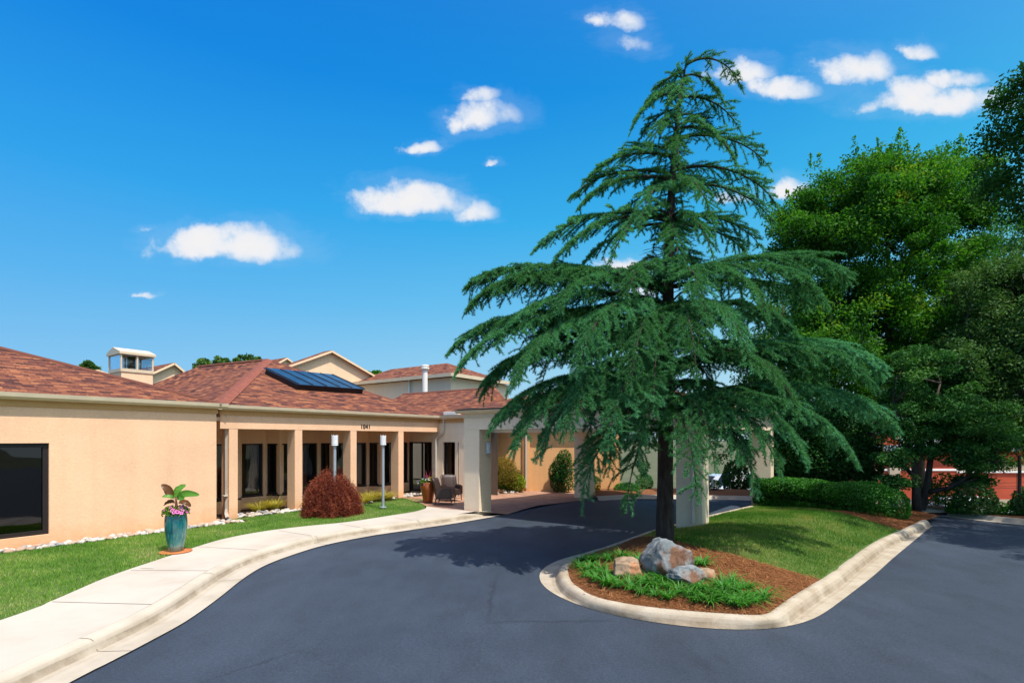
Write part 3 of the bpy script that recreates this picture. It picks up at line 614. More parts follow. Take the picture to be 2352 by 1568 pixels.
for k in range(4):
    a = BS[k]; e = a+1.25; q0, q1, q2, q3 = P(a, WB), P(a+.2, BAY), P(e-.2, BAY), P(e, WB)
    n1 = (q1-q0).normalized().cross(Z); n3 = (q3-q2).normalized().cross(Z)
    wseg(q0, q1, n1, .012); wseg(q1, q2, NV, .012); wseg(q2, q3, n3, .03)
    wseg(q3, P(BS[k+1], WB), NV, .10 if k < 3 else .05)
wall.bx(-.3, .55, WB-.2, WB, 0, ZG)
part('window_wall', wall, 'peach')
AV_ = 9.16
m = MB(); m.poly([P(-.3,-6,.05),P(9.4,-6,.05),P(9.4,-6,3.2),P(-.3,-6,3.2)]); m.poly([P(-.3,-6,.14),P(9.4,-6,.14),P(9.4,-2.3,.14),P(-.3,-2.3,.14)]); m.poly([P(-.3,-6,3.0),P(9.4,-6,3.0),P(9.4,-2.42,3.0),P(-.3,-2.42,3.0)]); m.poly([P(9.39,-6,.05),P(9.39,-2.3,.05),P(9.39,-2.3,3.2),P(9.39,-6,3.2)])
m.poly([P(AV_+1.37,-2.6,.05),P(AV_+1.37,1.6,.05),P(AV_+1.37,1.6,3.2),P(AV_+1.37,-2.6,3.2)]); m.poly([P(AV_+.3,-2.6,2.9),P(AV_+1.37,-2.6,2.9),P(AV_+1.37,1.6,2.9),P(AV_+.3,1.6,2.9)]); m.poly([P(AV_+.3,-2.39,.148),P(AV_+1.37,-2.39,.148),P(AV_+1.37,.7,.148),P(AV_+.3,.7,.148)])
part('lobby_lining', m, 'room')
m = MB(); m.bx(-.1, 9.3, WB, BO-.02, 2.9, 3.0); part('porch_ceiling', m, 'peach')
# the beam on its columns
m = MB(); m.bx(.30, 9.16, BO-.42, BO, ZB, 3.3); part('beam', m, 'peach')
m = MB(); m.bx(.27, 9.13, BO, BO+.03, 3.07, 3.21); part('fascia', m, 'trim')
COLS = [(.54,.79),(2.57,2.83),(4.68,4.94),(6.89,7.16)]
m = MB(); m.bx(.54, .79, BO-.42, BO-.002, 0, ZB); c0 = part('column', m, 'peach', bevel=.008)
for a0, a1 in COLS[1:]:
    m = MB(); m.bx(a0, a1, BO-.42, BO-.002, 0, ZB); part('column', m, 'peach', bevel=.008)
part('gutter', gut(.12, 9.2, BO), 'gutter')
m = MB(); m.bx(-.0, .3, BO-.43, BO-.3, ZB, 3.25); part('link_panel', m, 'peach')
part('gutter', gut_b(-1.2, BO+.2, .28), 'gutter')
def spout(name, pts, w=.045, d=.03, ax=None, parent=None, mat='spout'):
    m = MB(); m.tube(pts, .052, 4); return part(name, m, mat, parent or HB, bevel=.006)
sb = BO+.06
def at_plan(px, b, z): return P(px2a(px, b), b, z)
a_s = px2a(519, BO-.12)
spout('downspout', [P(a_s-.06,BO-.02,3.22), P(a_s-.06,BO-.02,3.05), P(a_s+.03,BO-.13,2.88), P(a_s+.03,BO-.13,.42), P(a_s+.0,BO-.10,.30), P(a_s-.04,BO+.04,.19)])
m = MB(); m.bx(a_s-.08, a_s+.10, BO-.20, BO-.06, .78, .81); part('strap', m, 'spout')
# house number
fc = bpy.data.curves.new('house_number', 'FONT'); fc.body = '1041'; fc.size = .20; fc.extrude = .008; fc.offset = .003; fc.space_character = 1.15
fo = bpy.data.objects.new('tmp', fc); COL.objects.link(fo); bpy.context.view_layer.update()
me = bpy.data.meshes.new_from_object(fo.evaluated_get(bpy.context.evaluated_depsgraph_get())); bpy.data.objects.remove(fo)
pc = P(px2a(828, BO+.01), BO+.012, 0); pc.z = zat(983, pc)
rot = Matrix(((U.x, 0, NV.x), (U.y, 0, NV.y), (0, 1, 0))).to_4x4(); me.transform(Matrix.Translation(pc-WL[HB.name]) @ rot @ Matrix.Diagonal((1.0, 1, 1, 1)))
tag(link('house_number', me, M['dark_frame'], HB, None, False), 'black house number 1041 on the beam')
# vestibule: wall facing the camera at the right end of the colonnade
AV = 9.16
bs = px2b(1017, AV); br_ = px2b(1045, AV)
AF0 = 10.55; VE = px2b(1124, AF0)
m = MB(); m.bx(AV, AV+.28, BO-.43, bs, 0, 3.3); m.bx(AV, AV+.28, bs, VE, 2.26, 3.3); m.bx(AV, AV+.28, br_+.0, br_+.14, 0, 2.26); m.bx(AV+.28, AF0, VE-.3, VE, 0, 3.3); m.bx(AV, AV+.28, VE-.5, VE, 0, 2.26)
bd0 = px2b(993, AV); m.bx(AV, AV+.28, bd0, BO-.431, 0, 3.3); m.bx(AV, AV+.28, -2.4, bd0, 2.26, 3.3); m.bx(AV, AV+.28, -2.6, -2.401, 0, 3.3)
part('vestibule_wall', m, 'pale')
f, t, n_, w = window(HB, P(AV+.08, bs), P(AV+.08, br_), .15, 2.26, -U, .1, .05, 'glass', sill=False, name='side_light')
window(HB, P(AV+.06, -2.17), P(AV+.06, bd0), .15, 2.26, -U, .1, .06, 'glass', mull=(.5,), sill=False, name='glass_door')
f, t, n_, w = window(HB, P(AV+.14, br_+.14), P(AV+.14, VE-.5), .15, 2.26, -U, .1, .08, 'glass', mull=(.5,), sill=False, name='entrance_door')
part('gutter', gut_b(BO+.18, VE+.1, AV), 'gutter'); m = MB(); m.bx(AV-.03, AV-.001, BO+.02, VE, 3.05, 3.21); part('fascia', m, 'trim')
a_v = AV-.06; b1 = px2b(1019, a_v); b2 = px2b(1002, a_v)
spout('downspout', [P(a_v,b1,3.22), P(a_v,b1,2.72), P(a_v,b1-.06,2.60), P(a_v,b2+.06,2.46), P(a_v,b2,2.34), P(a_v,b2,.2)])
m = MB(); m.bx(AV-.15, AV+.1, BO+.35, px2b(1057,AV), 3.35, 3.50); part('flashing', m, 'white', bevel=.02)
# far wall seen under the canopy
W0, W1 = at(1040, 1007, 24.3), at(1425, 1007, 23.55); W0.z = W1.z = 0; WT = (W1-W0).normalized(); WN = Vector((WT.y, -WT.x, 0))   # back wall and its outward normal
def wpx(px): k = (px-CX)/F; return W0+WT*(-(W0.x-k*W0.y)/(WT.x-k*WT.y))
def wbox(m, q, hw, d0, d1, z0, z1): m.box(q+WN*((d0+d1)/2)+Z*((z0+z1)/2), WT*hw, WN*((d1-d0)/2), Z*((z1-z0)/2))
m = MB(); wbox(m, (W0+W1)/2, (W1-W0).length/2, -.3, 0, -.02, 3.3); part('entry_wall', m, 'orange')
m = MB(); wbox(m, (W0+W1)/2, (W1-W0).length/2, -.3, .34, 3.02, 3.16); part('soffit', m, 'cream')
qp = wpx(1209); m = MB(); wbox(m, qp, .17, .001, .10, 0, 3.02); part('pilaster', m, 'orange', bevel=.01)
qa_, qb_ = wpx(1128), qp-WT*.18; m = MB(); wbox(m, (qa_+qb_)/2, (qb_-qa_).length/2, .001, .03, 2.45, 2.50); part('wall_band', m, 'orange')
spout('downspout', [qp+WN*.16+Z*3.0, qp+WN*.16+Z*.15])
# roofs
def roofpoly(m, pts, ea, eb, slope_dir):
    """face with UV: along the eave and up the slope"""
    o = Vector(ea); t = (Vector(eb)-o).normalized(); nn = None
    pts = [Vector(p) for p in pts]; nrm = (pts[1]-pts[0]).cross(pts[2]-pts[0]).normalized(); s = nrm.cross(t).normalized()
    if s.z < 0: s = -s
    if nrm.z < 0: pts = pts[::-1]
    m.poly(pts, [((p-o).dot(t), (p-o).dot(s)) for p in pts])
PT = .37; ZE = 3.335
def drip(m, p0, p1, out_, h=.035):
    t = (p1-p0).normalized(); m.box((p0+p1)/2-Z*.012+out_*.004, t*((p1-p0).length/2), out_*.012, Z*h*.5)
def capline(pts, w=.16, lift=.025):
    m = MB()
    for p, q in zip(pts[:-1], pts[1:]):
        t = (q-p).normalized(); s = t.cross(Z).normalized(); up = s.cross(t)
        n = 10; m.poly([p-s*w-up*.03, p+up*lift, q+up*lift, q-s*w-up*.03]); m.poly([p+up*lift, p+s*w-up*.03, q+s*w-up*.03, q+up*lift])
    return m
# left wing roof: hip running up and back from the corner
m = MB(); e0 = P(.13, .13, ZE); e1 = P(-16, .13, ZE); k = 5.0; r0 = P(.13-k, .13-k, ZE+PT*k); r1 = P(-16, .13-k, ZE+PT*k); e2 = P(.13, .13-2*k, ZE)
roofpoly(m, [e1, e0, r0, r1], e1, e0, None); roofpoly(m, [e0, e2, r0], e0, e2, None)
rw = part('wing_roof', m, 'shingle'); build('ridge_cap', capline([e0, r0]), M['shingle'], rw)
m = MB(); drip(m, e1, e0, NV); build('drip_edge', m, M['drip'], rw)
# main roof: apex A, hips to both eave ends
C1 = P(.22, BO+.13, ZE)
fs_n = (NV*PT*1.05+Z).normalized()
A = ray(615, 826, C1, fs_n); R2 = at(456, 841.5, 23.6*A.y/21.6); R2.z = A.z
C2 = P(9.15, BO+.13, ZE)
BK = P(.22, BO-12, ZE)
m = MB(); roofpoly(m, [C1, C2, A], C1, C2, None); 
roofpoly(m, [BK, C1, A], BK, C1, None); roofpoly(m, [BK, A, R2], BK, C1, None)
roofpoly(m, [A, C2, C2+NV*-9+Z*0.0+U*2, R2], C2, C2-NV*9, None)
rm = part('main_roof', m, 'shingle'); build('ridge_cap', capline([C1+Z*.01, A], .2, .05), M['cap'], rm); build('hip_cap', capline([A, C2], .12, .03), M['shingle'], rm); build('ridge_cap', capline([R2, A], .12, .05), M['shingle'], rm)
m = MB(); drip(m, C1, C2, NV); build('drip_edge', m, M['drip'], rm)
# entry roof facing the camera
E0, E1 = P(AV-.13, BO+.1, ZE), P(AV-.13, VE+.2, ZE); rr = 3.45
T0, T1 = ray(926, 904, E0, (-U*.4+Z).normalized()), ray(1138, 890, E0, (-U*.4+Z).normalized()); T0.z = T1.z; print('T1 b', (T1-OB).dot(NV), 'a', (T1-OB).dot(U), 'VE', VE)
m = MB(); EL_ = P(AV-.13, -6, ZE)
roofpoly(m, [EL_, E1, T1, T0], E0, E1, None); E2 = P((T1-OB).dot(U), VE+.2, ZE); roofpoly(m, [E1, E2, T1], E1, E2, None)
re_ = part('entry_roof', m, 'shingle'); build('ridge_cap', capline([T0, T1], .12, .04), M['shingle'], re_)
m = MB(); drip(m, E0, P(AV-.13, 3.4, ZE), -U); build('drip_edge', m, M['drip'], re_)
# ---- rooflight on the main roof
SKY_T = .22
sk = [ray(px, py, C1+fs_n*SKY_T, fs_n) for px, py in ((685,881),(833,892),(764,860),(611,845))]
sk[1] = sk[0]+(sk[2]-sk[3])
RL = thing('rooflight', (sk[0]+sk[2])/2-fs_n*SKY_T, 'long dark blue glazed rooflight with four glass bars on the brown roof', 'rooflight')
m = MB(); lo = [p-fs_n*(SKY_T+.05) for p in sk]; up = [p-fs_n*.03 for p in sk]; m.hexa(lo+up); build('curb_box', m, M['dark_frame'], RL)
gm = noisy('rooflight_glass', [(.3, (.010, .030, .062)), (.7, (.025, .065, .12))], 1.2, .3, 3, spec=.4)
m = MB(); ex = (sk[1]-sk[0]).normalized(); ey = (sk[3]-sk[0]).normalized()
q = [sk[0]-ex*.06-ey*.06, sk[1]+ex*.06-ey*.06, sk[2]+ex*.06+ey*.06, sk[3]-ex*.06+ey*.06]; m.hexa([p-fs_n*.028 for p in q]+q); build('glazing', m, gm, RL)
for i in range(6):
    s_i = i/5; a_, b_ = sk[0].lerp(sk[1], s_i), sk[3].lerp(sk[2], s_i); mm = MB()
    mm.box((a_+b_)/2+fs_n*.012, (b_-a_)/2*1.02, ex*.02, fs_n*.012); build('glazing_bar', mm, M['dark_frame'], RL)
# ------------------------------------------------------------------ canopy over the drive
CA0, CA1, CB0, CB1 = 5.76, 12.6, 3.78, 11.12
CP = thing('entrance_canopy', P(CA0, CB0, 0), 'cream entrance canopy on four square columns spanning the drive', 'canopy')
cw = .62
def CBL(a): return CB0+(a-CA0)*.10
for a, b, z0 in ((CA0, CB0, 0), (CA0, CB1-cw, .1), (CA1-cw, CBL(CA1-cw), 0), (12.80, 11.55-cw, -.1)):
    m = MB(); m.bx(a, a+cw, b, b+cw, z0, ZB); part('column', m, 'cream', CP, bevel=.012)
m = MB()
m.bx(CA0, CA0+cw, CB0, CB1, ZB, 3.25); m.hexa([P(x_, y_, z_) for z_ in (ZB, 3.25) for x_, y_ in ((CA1-cw, CBL(CA1)+.01), (12.80, 11.55-cw-.01), (12.80+cw, 11.55-cw-.01), (CA1, CBL(CA1)+.01))]); m.hexa([P(x_, CBL(x_)+y_, z_) for z_ in (ZB, 3.25) for x_, y_ in ((CA0+cw,0),(CA0+cw,cw),(CA1-cw,cw),(CA1-cw,0))]); m.hexa([P(x_, y_, z_) for z_ in (ZB, 3.25) for x_, y_ in ((CA0+cw, CB1-cw), (CA0+cw, CB1), (12.80+cw, 11.55), (12.80+cw, 11.55-cw))])
part('beam', m, 'cream', CP)
m = MB(); m.hexa([P(x_, y_, z_) for z_ in (2.86, 2.9) for x_, y_ in ((CA0+.3,CB0+.3),(CA0+.3,CB1-.3),(CA1-.3,CB1-.3),(CA1-.3,CBL(CA1-.3)+.3))]); part('ceiling', m, 'cream', CP)
m = MB(); m.bx(CA0+cw+.02, CA0+cw+.16, CB0+cw+.02, CB1-cw-.02, ZB-.09, ZB-.002); part('ceiling_rail', m, 'white', CP)
ov = .2; g0, g1, h0, h1 = CA0-ov, CA1+ov, CB0-ov, CB1+ov
m = MB(); h3 = CBL(g1)-.12; c = [P(g0,h0,ZE-.02), P(g0,h1,ZE-.02), P(13.62,11.75,ZE-.02), P(g1,h3,ZE-.02)]; hw = (g1-g0)/2; pk = ZE+.27*hw
t0, t1 = P(g0+hw, h0+hw, pk), P(g0+hw, h1-hw, pk)
roofpoly(m, [c[0], c[1], t1, t0], c[0], c[1], None); roofpoly(m, [c[1], c[2], t1], c[1], c[2], None); roofpoly(m, [c[2], c[3], t0, t1], c[2], c[3], None); roofpoly(m, [c[3], c[0], t0], c[3], c[0], None)
rc = part('roof', m, 'shingle', CP); build('hip_cap', capline([c[0], t0], .1, .03), M['shingle'], rc); build('hip_cap', capline([c[1], t1], .1, .03), M['shingle'], rc)
m = MB(); drip(m, c[0], c[1], -U); drip(m, c[0], c[3], -NV); build('drip_edge', m, M['drip'], rc)
part('gutter', gut_b(h0-.02, h1, CA0, 3.19), 'gutter', CP); 
m = MB(); m.bx(CA0-.03, CA0-.001, CB0, CB1, 3.04, 3.2); part('fascia', m, 'gutter', CP)
m = MB(); m.hexa([P(x_, CBL(x_)+y_, z_) for z_ in (3.19, 3.33) for x_, y_ in ((CA0,-.15),(CA0,-.02),(CA1,-.02),(CA1,-.15))]); m.hexa([P(x_, y_, z_) for z_ in (3.19, 3.33) for x_, y_ in ((CA0, CB1+.02), (CA0, CB1+.19), (13.42, 11.74), (13.42, 11.57))]); part('gutter', m, 'gutter', CP)
sb_ = CB1-.2
spout('downspout', [P(CA0-.05, sb_, 3.2), P(CA0-.05, sb_, 2.9), P(CA0-.06, sb_, 2.7), P(CA0-.06, sb_, .38)], parent=CP)
# wall lamp on the column
WLb = CB0+cw; la_ = (px2a(1114, WLb)+px2a(1125.5, WLb))/2
LT = thing('wall_lamp', P(la_, WLb, 2.1), 'half round silver louvred wall lamp on the cream canopy column', 'wall lamp')
m = MB(); m.bx(la_-.07, la_+.07, WLb+.001, WLb+.02, 1.93, 2.30); build('back_plate', m, M['steel'], LT)
def halfdisc(m, r, z0, z1, n=12):
    pts = [P(la_, WLb+.02, 0)+U*(r*math.cos(math.pi*i/n))+NV*(r*math.sin(math.pi*i/n)) for i in range(n+1)]; m.prism([(p.x, p.y) for p in pts], z0, z1)
m = MB(); halfdisc(m, .095, 1.95, 2.28); build('diffuser', m, M['lampwhite'], LT)
m = MB()
for i in range(6): halfdisc(m, .12, 1.94+i*.066, 1.956+i*.066)
build('louvre', m, M['steel'], LT)
# floodlight on the far wall
fq = wpx(1187); fq.z = zat(1013, fq)
FLT = thing('floodlight', fq, 'small twin floodlight on the orange wall under the canopy', 'floodlight')
m = MB(); m.tube([fq+WN*.001+Z*.03, fq+WN*.08+Z*.03], .06, 12); build('base', m, M['white'], FLT)
for s in (-1, 1):
    m = MB(); m.tube([fq+WN*.07, fq+WN*.18+WT*s*.08-Z*.05, fq+WN*.30+WT*s*.13-Z*.12], [.025,.055,.075], 10); build('lamp_head', m, M['white'], FLT, smooth=True)
# ------------------------------------------------------------------ foliage tools
def unit(n):
    v = RNG.normal(size=(n,3)); return v/np.linalg.norm(v, axis=1)[:,None]
def leafquads(c, size, up=.35, drop=.0, aspect=.55):
    """a diamond leaf at every point of c"""
    n = len(c); d = unit(n); d[:,2] -= drop; d /= np.linalg.norm(d, axis=1)[:,None]
    nn = unit(n); nn[:,2] = np.abs(nn[:,2])+up; s = np.cross(d, nn); s /= np.linalg.norm(s, axis=1)[:,None]+1e-9
    l = size*RNG.uniform(.65, 1.3, n)[:,None]; w = l*aspect
    return np.stack([c-d*l*.5, c+s*w*.5, c+d*l*.5, c-s*w*.5], 1).reshape(-1,3)
def crown(name, pts, size, mat, parent, tint, up=.35, drop=0., aspect=.55, **k):
    co = leafquads(pts, size, up, drop, aspect); return npmesh(name, co, np.arange(len(co)).reshape(-1,4), mat, parent, tint=np.clip(tint,0,1), nv=4, **k)
def clumps(centers, radii, per, flat_=.8, seedtint=.18, base=.45):
    """leaves gathered in clumps, each clump with its own hue"""
    P_, T_ = [], []
    for c, r in zip(centers, radii):
        n = int(per*RNG.uniform(.7,1.3)); d = unit(n)*(RNG.uniform(0,1,n)**.45)[:,None]*r; d[:,2] *= flat_
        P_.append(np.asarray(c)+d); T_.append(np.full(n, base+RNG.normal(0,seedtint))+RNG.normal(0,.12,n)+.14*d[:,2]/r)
    return np.concatenate(P_), np.concatenate(T_)
def tris(name, base, tip, w, mat, parent, tint, kind=None, origin=(0,0,0)):
    """thin pointed blades from base to tip"""
    base = np.asarray(base); tip = np.asarray(tip); d = tip-base; s = np.cross(d, unit(len(d))); s /= np.linalg.norm(s, axis=1)[:,None]+1e-9
    s *= (np.asarray(w)/2*np.ones(len(d)))[:,None]; co = np.stack([base-s, base+s, tip], 1).reshape(-1,3)
    o = npmesh(name, co, np.arange(len(co)).reshape(-1,3), mat, parent, origin, np.clip(tint,0,1))
    return tag(o, kind=kind)
def arcblades(n, root_r, length, spread, droop, seg=4, w=.012):
    """arching strap leaves of a clump about the origin -> (verts, quads, tint)"""
    V, Q, T = [], [], []
    for i in range(n):
        g = RNG.uniform(0, 2*np.pi); r0 = root_r*math.sqrt(RNG.uniform()); l = length*RNG.uniform(.65,1.2); sp = spread*RNG.uniform(.3,1.2); dr = droop*RNG.uniform(.6,1.3)
        p0 = np.array([math.cos(g)*r0, math.sin(g)*r0, 0]); g2_ = g+RNG.normal(0,.35); dirh = np.array([math.cos(g2_), math.sin(g2_), 0]); sd = np.array([-dirh[1], dirh[0], 0])
        o = len(V); t0 = RNG.uniform(-.15,.15)
        for k in range(seg+1):
            t = k/seg; p = p0+dirh*(sp*l*t**1.2)+np.array([0,0,1])*l*(t*(1.0)-dr*t*t); ww = w*(1-.9*t**1.5)*RNG.uniform(.9,1.1)
            V += [p-sd*ww/2, p+sd*ww/2]
        for k in range(seg): Q.append((o+2*k, o+2*k+1, o+2*k+3, o+2*k+2)); T.append(.45+t0+.25*k/seg+RNG.normal(0,.06))
    return np.array(V), np.array(Q), np.array(T)
# ------------------------------------------------------------------ river stones
def stone_mesh(seed):
    bm = bmesh.new(); bmesh.ops.create_icosphere(bm, subdivisions=3, radius=1)
    for v in bm.verts:
        k = 1+.22*mnoise.noise(v.co*1.1+Vector((seed*3.1, seed, 0)))+.05*mnoise.noise(v.co*4+Vector((seed,0,0))); v.co = v.co*k; v.co.z *= .62
        v.co.y *= .8
    me = bpy.data.meshes.new('river_stone'); bm.to_mesh(me); bm.free(); me.polygons.foreach_set('use_smooth', [True]*len(me.polygons)); return me
STC = [((.36,.33,.30),(.50,.47,.45)), ((.32,.25,.19),(.47,.38,.30)), ((.20,.195,.205),(.34,.335,.345)), ((.44,.41,.36),(.58,.55,.52)), ((.30,.20,.14),(.44,.31,.23))]
STM = [noisy('river_stone', [(.3,a),(.7,b)], 7, .75, 6, bump=.2, bscale=30) for a, b in STC]
STONES = []
for i in range(10):
    me = stone_mesh(i); me.materials.append(STM[i % 5]); STONES.append(me)
SN = 0
def put_stone(p, r, group):
    global SN
    o = bpy.data.objects.new('river_stone', STONES[int(RNG.choice(10, p=[.14,.12,.06,.16,.06,.14,.1,.06,.12,.04]))]); COL.objects.link(o); SN += 1
    o.location = (p[0], p[1], p[2]+r*.28); o.scale = (r*RNG.uniform(.85,1.35), r*RNG.uniform(.8,1.1), r*RNG.uniform(.8,1.1)); o.rotation_euler = (RNG.normal(0,.2), RNG.normal(0,.2), RNG.uniform(0,6.28))
    return tag(o, 'rounded pale river stone in the '+group[0], 'stone', group[1])
def stones(poly_ab, n, r0, r1, z, group, mind=.8):
    pts = []
    poly = np.array(poly_ab); tries = 0
    while len(pts) < n and tries < n*60:
        tries += 1; q = RNG.uniform(poly.min(0), poly.max(0)); r = RNG.uniform(r0, r1)
        if not inpoly(np.array([q[0]]), np.array([q[1]]), poly)[0]: continue
        if any((q[0]-s[0])**2+(q[1]-s[1])**2 < (mind*(r+s[2]))**2 for s in pts): continue
        pts.append((*q, r)); w = P(q[0], q[1], z+RNG.uniform(-.015,.02)); put_stone(w, r, group)
GW = ('edging strip at the foot of the left wall', 'stones along the left wall')
stones([(-5.2,.04),(.02,.04),(.06,.30),(-5.2,.36)], 150, .05, .10, .13, GW, .66)
stones([(.02,-.35),(.5,-.1),(.62,.36),(.02,.36)], 22, .05, .085, .13, GW, .8)
GB = ('bed between the columns and the windows', 'stones in the bed behind the columns')
stones([(.8,-1.0),(2.9,-1.0),(2.9,-.36),(.85,-.36)], 66, .055, .095, .13, GB, .78)
stones([(4.4,-.8),(7.0,-.8),(7.0,-.42),(4.4,-.34)], 44, .05, .09, .13, GB, .8)
stones([(4.5,-.35),(5.2,-.35),(5.3,.05),(4.3,.25)], 16, .05, .085, .13, GB, .8)
stones([(7.2,-1.3),(8.4,-1.2),(8.3,-.5),(7.25,-.36)], 30, .05, .085, .13, GB, .8)
sheet([(v.x,v.y) for v in (P(-16,.45),P(.6,.45),P(.9,-.30),P(2.7,-.28),P(4,-.2),P(5.2,.1),P(5.3,-.3),P(7,-.3),P(7.6,-.3),P(8.6,-.5),P(9.2,-2.2),P(-.3,-2.3),P(-.3,.001),P(-16,.001))], .128, M['soil'], 'stone_bed_soil')
GE = ('bed below the orange wall', 'stones below the orange wall')
def toab(v): q = v-OB; return (q.dot(U), q.dot(NV))
wq = [toab(wpx(px)+WN*dd) for px, dd in ((1120,1.2),(1206,.55),(1206,.95),(1120,1.75))]; stones(wq, 24, .06, .12, .02, GE, .8)
# ------------------------------------------------------------------ bollard lamps
LP0 = thing('lamp_post', gp(769,1178,.17), 'slim galvanised lamp post with white louvred head, the one in front of the red maple', 'lamp post', 'lamp posts on the lawn')
o_ = WL[LP0.name]; hp = 2.33
m = MB(); m.lathe(o_, [(.11,0),(.11,.025),(.06,.03)], 20); build('base_plate', m, M['steel'], LP0)
m = MB(); m.lathe(o_, [(.044,.02),(.042,hp-.33)], 16); m.lathe(o_, [(.05,hp-.36),(.05,hp-.30)], 16); build('pole', m, M['steel'], LP0, smooth=False)
lh = build('lamp_head', MB().lathe(o_, [(.075,hp-.29),(.075,hp-.02),(.03,hp-.01)], 20), M['lampwhite'], LP0, smooth=False)
m = MB()
for i in range(5):
    z0 = hp-.30+i*.062; m.lathe(o_, [(.076,z0),(.098,z0+.002),(.092,z0+.03),(.098,z0+.048),(.076,z0+.05)], 24, cap=False)
build('louvre', m, M['lampwhite'], lh)
m = MB()
for i in range(6):
    g = i*math.pi/3+.3; m.tube([o_+Vector((.088*math.cos(g),.088*math.sin(g),hp-.31)), o_+Vector((.088*math.cos(g),.088*math.sin(g),hp+.02))], .006, 6)
build('guard_rod', m, M['white'], lh)
pR = gp(880,1165,.17); r_ = copy_tree(LP0, pR, .4, 'slim galvanised lamp post with white louvred head, the one nearer the copper urn')
# ------------------------------------------------------------------ teal vase with banana plant and petunias
VB = gp(404,1266,.15); VB.z = .142
sa = build('plant_saucer', MB().lathe(VB, [(.27,0),(.285,.018),(.26,.022)], 36), noisy('rust_saucer', [(.3,(.36,.10,.03)),(.7,(.52,.18,.06))], 8, .8), origin=VB); tag(sa, 'flat rust coloured disc under the teal vase at the lawn edge', 'saucer')
def glaze():
    m, nt, N, L, B = nodes('teal_glaze'); n1 = tex(N, L, 'ShaderNodeTexNoise', 9, 6, .7, stretch=(2.6,2.6,.28)); n2 = tex(N, L, 'ShaderNodeTexNoise', 3.2, 3, .5)
    tc = N.new('ShaderNodeTexCoord'); sp = N.new('ShaderNodeSeparateXYZ'); L.new(tc.outputs['Object'], sp.inputs[0])
    mx = N.new('ShaderNodeMath'); mx.operation = 'MULTIPLY_ADD'; L.new(n2.outputs[0], mx.inputs[0]); mx.inputs[1].default_value = .75; L.new(n1.outputs[0], mx.inputs[2])
    mz = N.new('ShaderNodeMath'); mz.operation = 'MULTIPLY_ADD'; L.new(sp.outputs[2], mz.inputs[0]); mz.inputs[1].default_value = -.28; L.new(mx.outputs[0], mz.inputs[2])
    r = ramp(N, [(.40,(.003,.014,.050)),(.56,(.003,.040,.085)),(.69,(.005,.11,.12)),(.83,(.02,.17,.17)),(.96,(.16,.25,.21))]); L.new(mz.outputs[0], r.inputs[0]); L.new(r.outputs[0], B.inputs['Base Color'])
    B.inputs['Roughness'].default_value = .22; B.inputs['Coat Weight'].default_value = .8; B.inputs['Coat Roughness'].default_value = .05; return m
prof = [(.118,0),(.13,.012),(.145,.12),(.172,.28),(.192,.44),(.200,.56),(.198,.66),(.188,.75),(.176,.795),(.184,.81),(.176,.82),(.160,.80),(.158,.74)]
prof = [(r, z*.95) for r, z in prof]
vz = VB+Vector((0,0,.023)); VT = .775
vs = build('vase', MB().lathe(vz, prof, 48, cap=False), glaze(), origin=vz, smooth=True); tag(vs, 'tall glossy teal and navy glazed vase standing on the lawn edge', 'vase')
build('soil', MB().lathe(vz, [(.158,.68),(.001,.70)], 32), M['soil'], vs)
vt = vz+Vector((0,0,VT))
BP = thing('banana_plant', vt-Vector((0,0,.06)), 'young banana plant with broad green and bronze leaves in the teal vase', 'plant')
bst = flat('banana_stem', (.12,.035,.03), .5); m = MB(); m.tube([vt-Vector((0,0,.07)), vt+Vector((.01,0,.12)), vt+Vector((.0,0,.30))], [.032,.026,.014], 10); build('stem', m, bst, BP, smooth=True)
def bleafmat(name, c1, c2, c3):
    m = leafmat(name, [(0,c1),(.5,c2),(1,c3)], .4, .4, .02); return m
BG = bleafmat('banana_leaf', (.04,.13,.02),(.09,.26,.03),(.16,.36,.06)); BD = bleafmat('bronze_banana_leaf', (.05,.018,.008),(.13,.05,.018),(.17,.08,.03))
def bleaf(path, w, mat, twist=0., fold=.25, cup=0.):
    """broad leaf along a path of points with petiole"""
    c = [Vector(p) for p in path]; n = 18; pts = []
    cc = curve3(c, n); V, Q, T = [], [], []; L_ = len(cc)
    for i, p in enumerate(cc):
        t = i/(L_-1); tg = (cc[min(i+1,L_-1)]-cc[max(i-1,0)]).normalized(); vw = (Vector((0,-.9,.45))).normalized(); s = tg.cross(vw).normalized(); s = Matrix.Rotation(twist, 3, tg) @ s; up = s.cross(tg)
        k = max(0, (t-.22)/.78); ww = w*(math.sin(min(1,k**.8)*math.pi)**.62 if 0 < k < 1 else 0)+.006
        for j in (-1,-.55,0,.55,1): V.append(p+s*ww*j*.5+up*(abs(j)*ww*fold*.5+.006*math.sin(i*1.7+j*3)*abs(j)))
    for i in range(L_-1):
        for j in range(4): Q.append((i*5+j, i*5+j+1, i*5+j+6, i*5+j+5)); T.append(.5+.25*math.sin(i*2.1)*.3+(.2 if j in (1,2) else 0)+RNG.normal(0,.06))
    o = npmesh('leaf', np.array([tuple(v) for v in V]), np.array(Q), mat, BP, tint=np.clip(T,0,1), nv=4); o.data.polygons.foreach_set('use_smooth', [True]*len(Q)); return o
def curve3(p, n):
    out = []
    for i in range(len(p)-1):
        a, b, c, d = p[max(i-1,0)], p[i], p[i+1], p[min(i+2,len(p)-1)]
        for k in range(n//(len(p)-1)+1):
            t = k/(n//(len(p)-1)+1); out.append(.5*((2*b)+(c-a)*t+(2*a-5*b+4*c-d)*t*t+(3*b-a-3*c+d)*t**3))
    out.append(p[-1]); return out
def vp(px, py, dy=0.): return at(px, py, vt.y+dy)
bt = vt+Vector((0,0,.22))
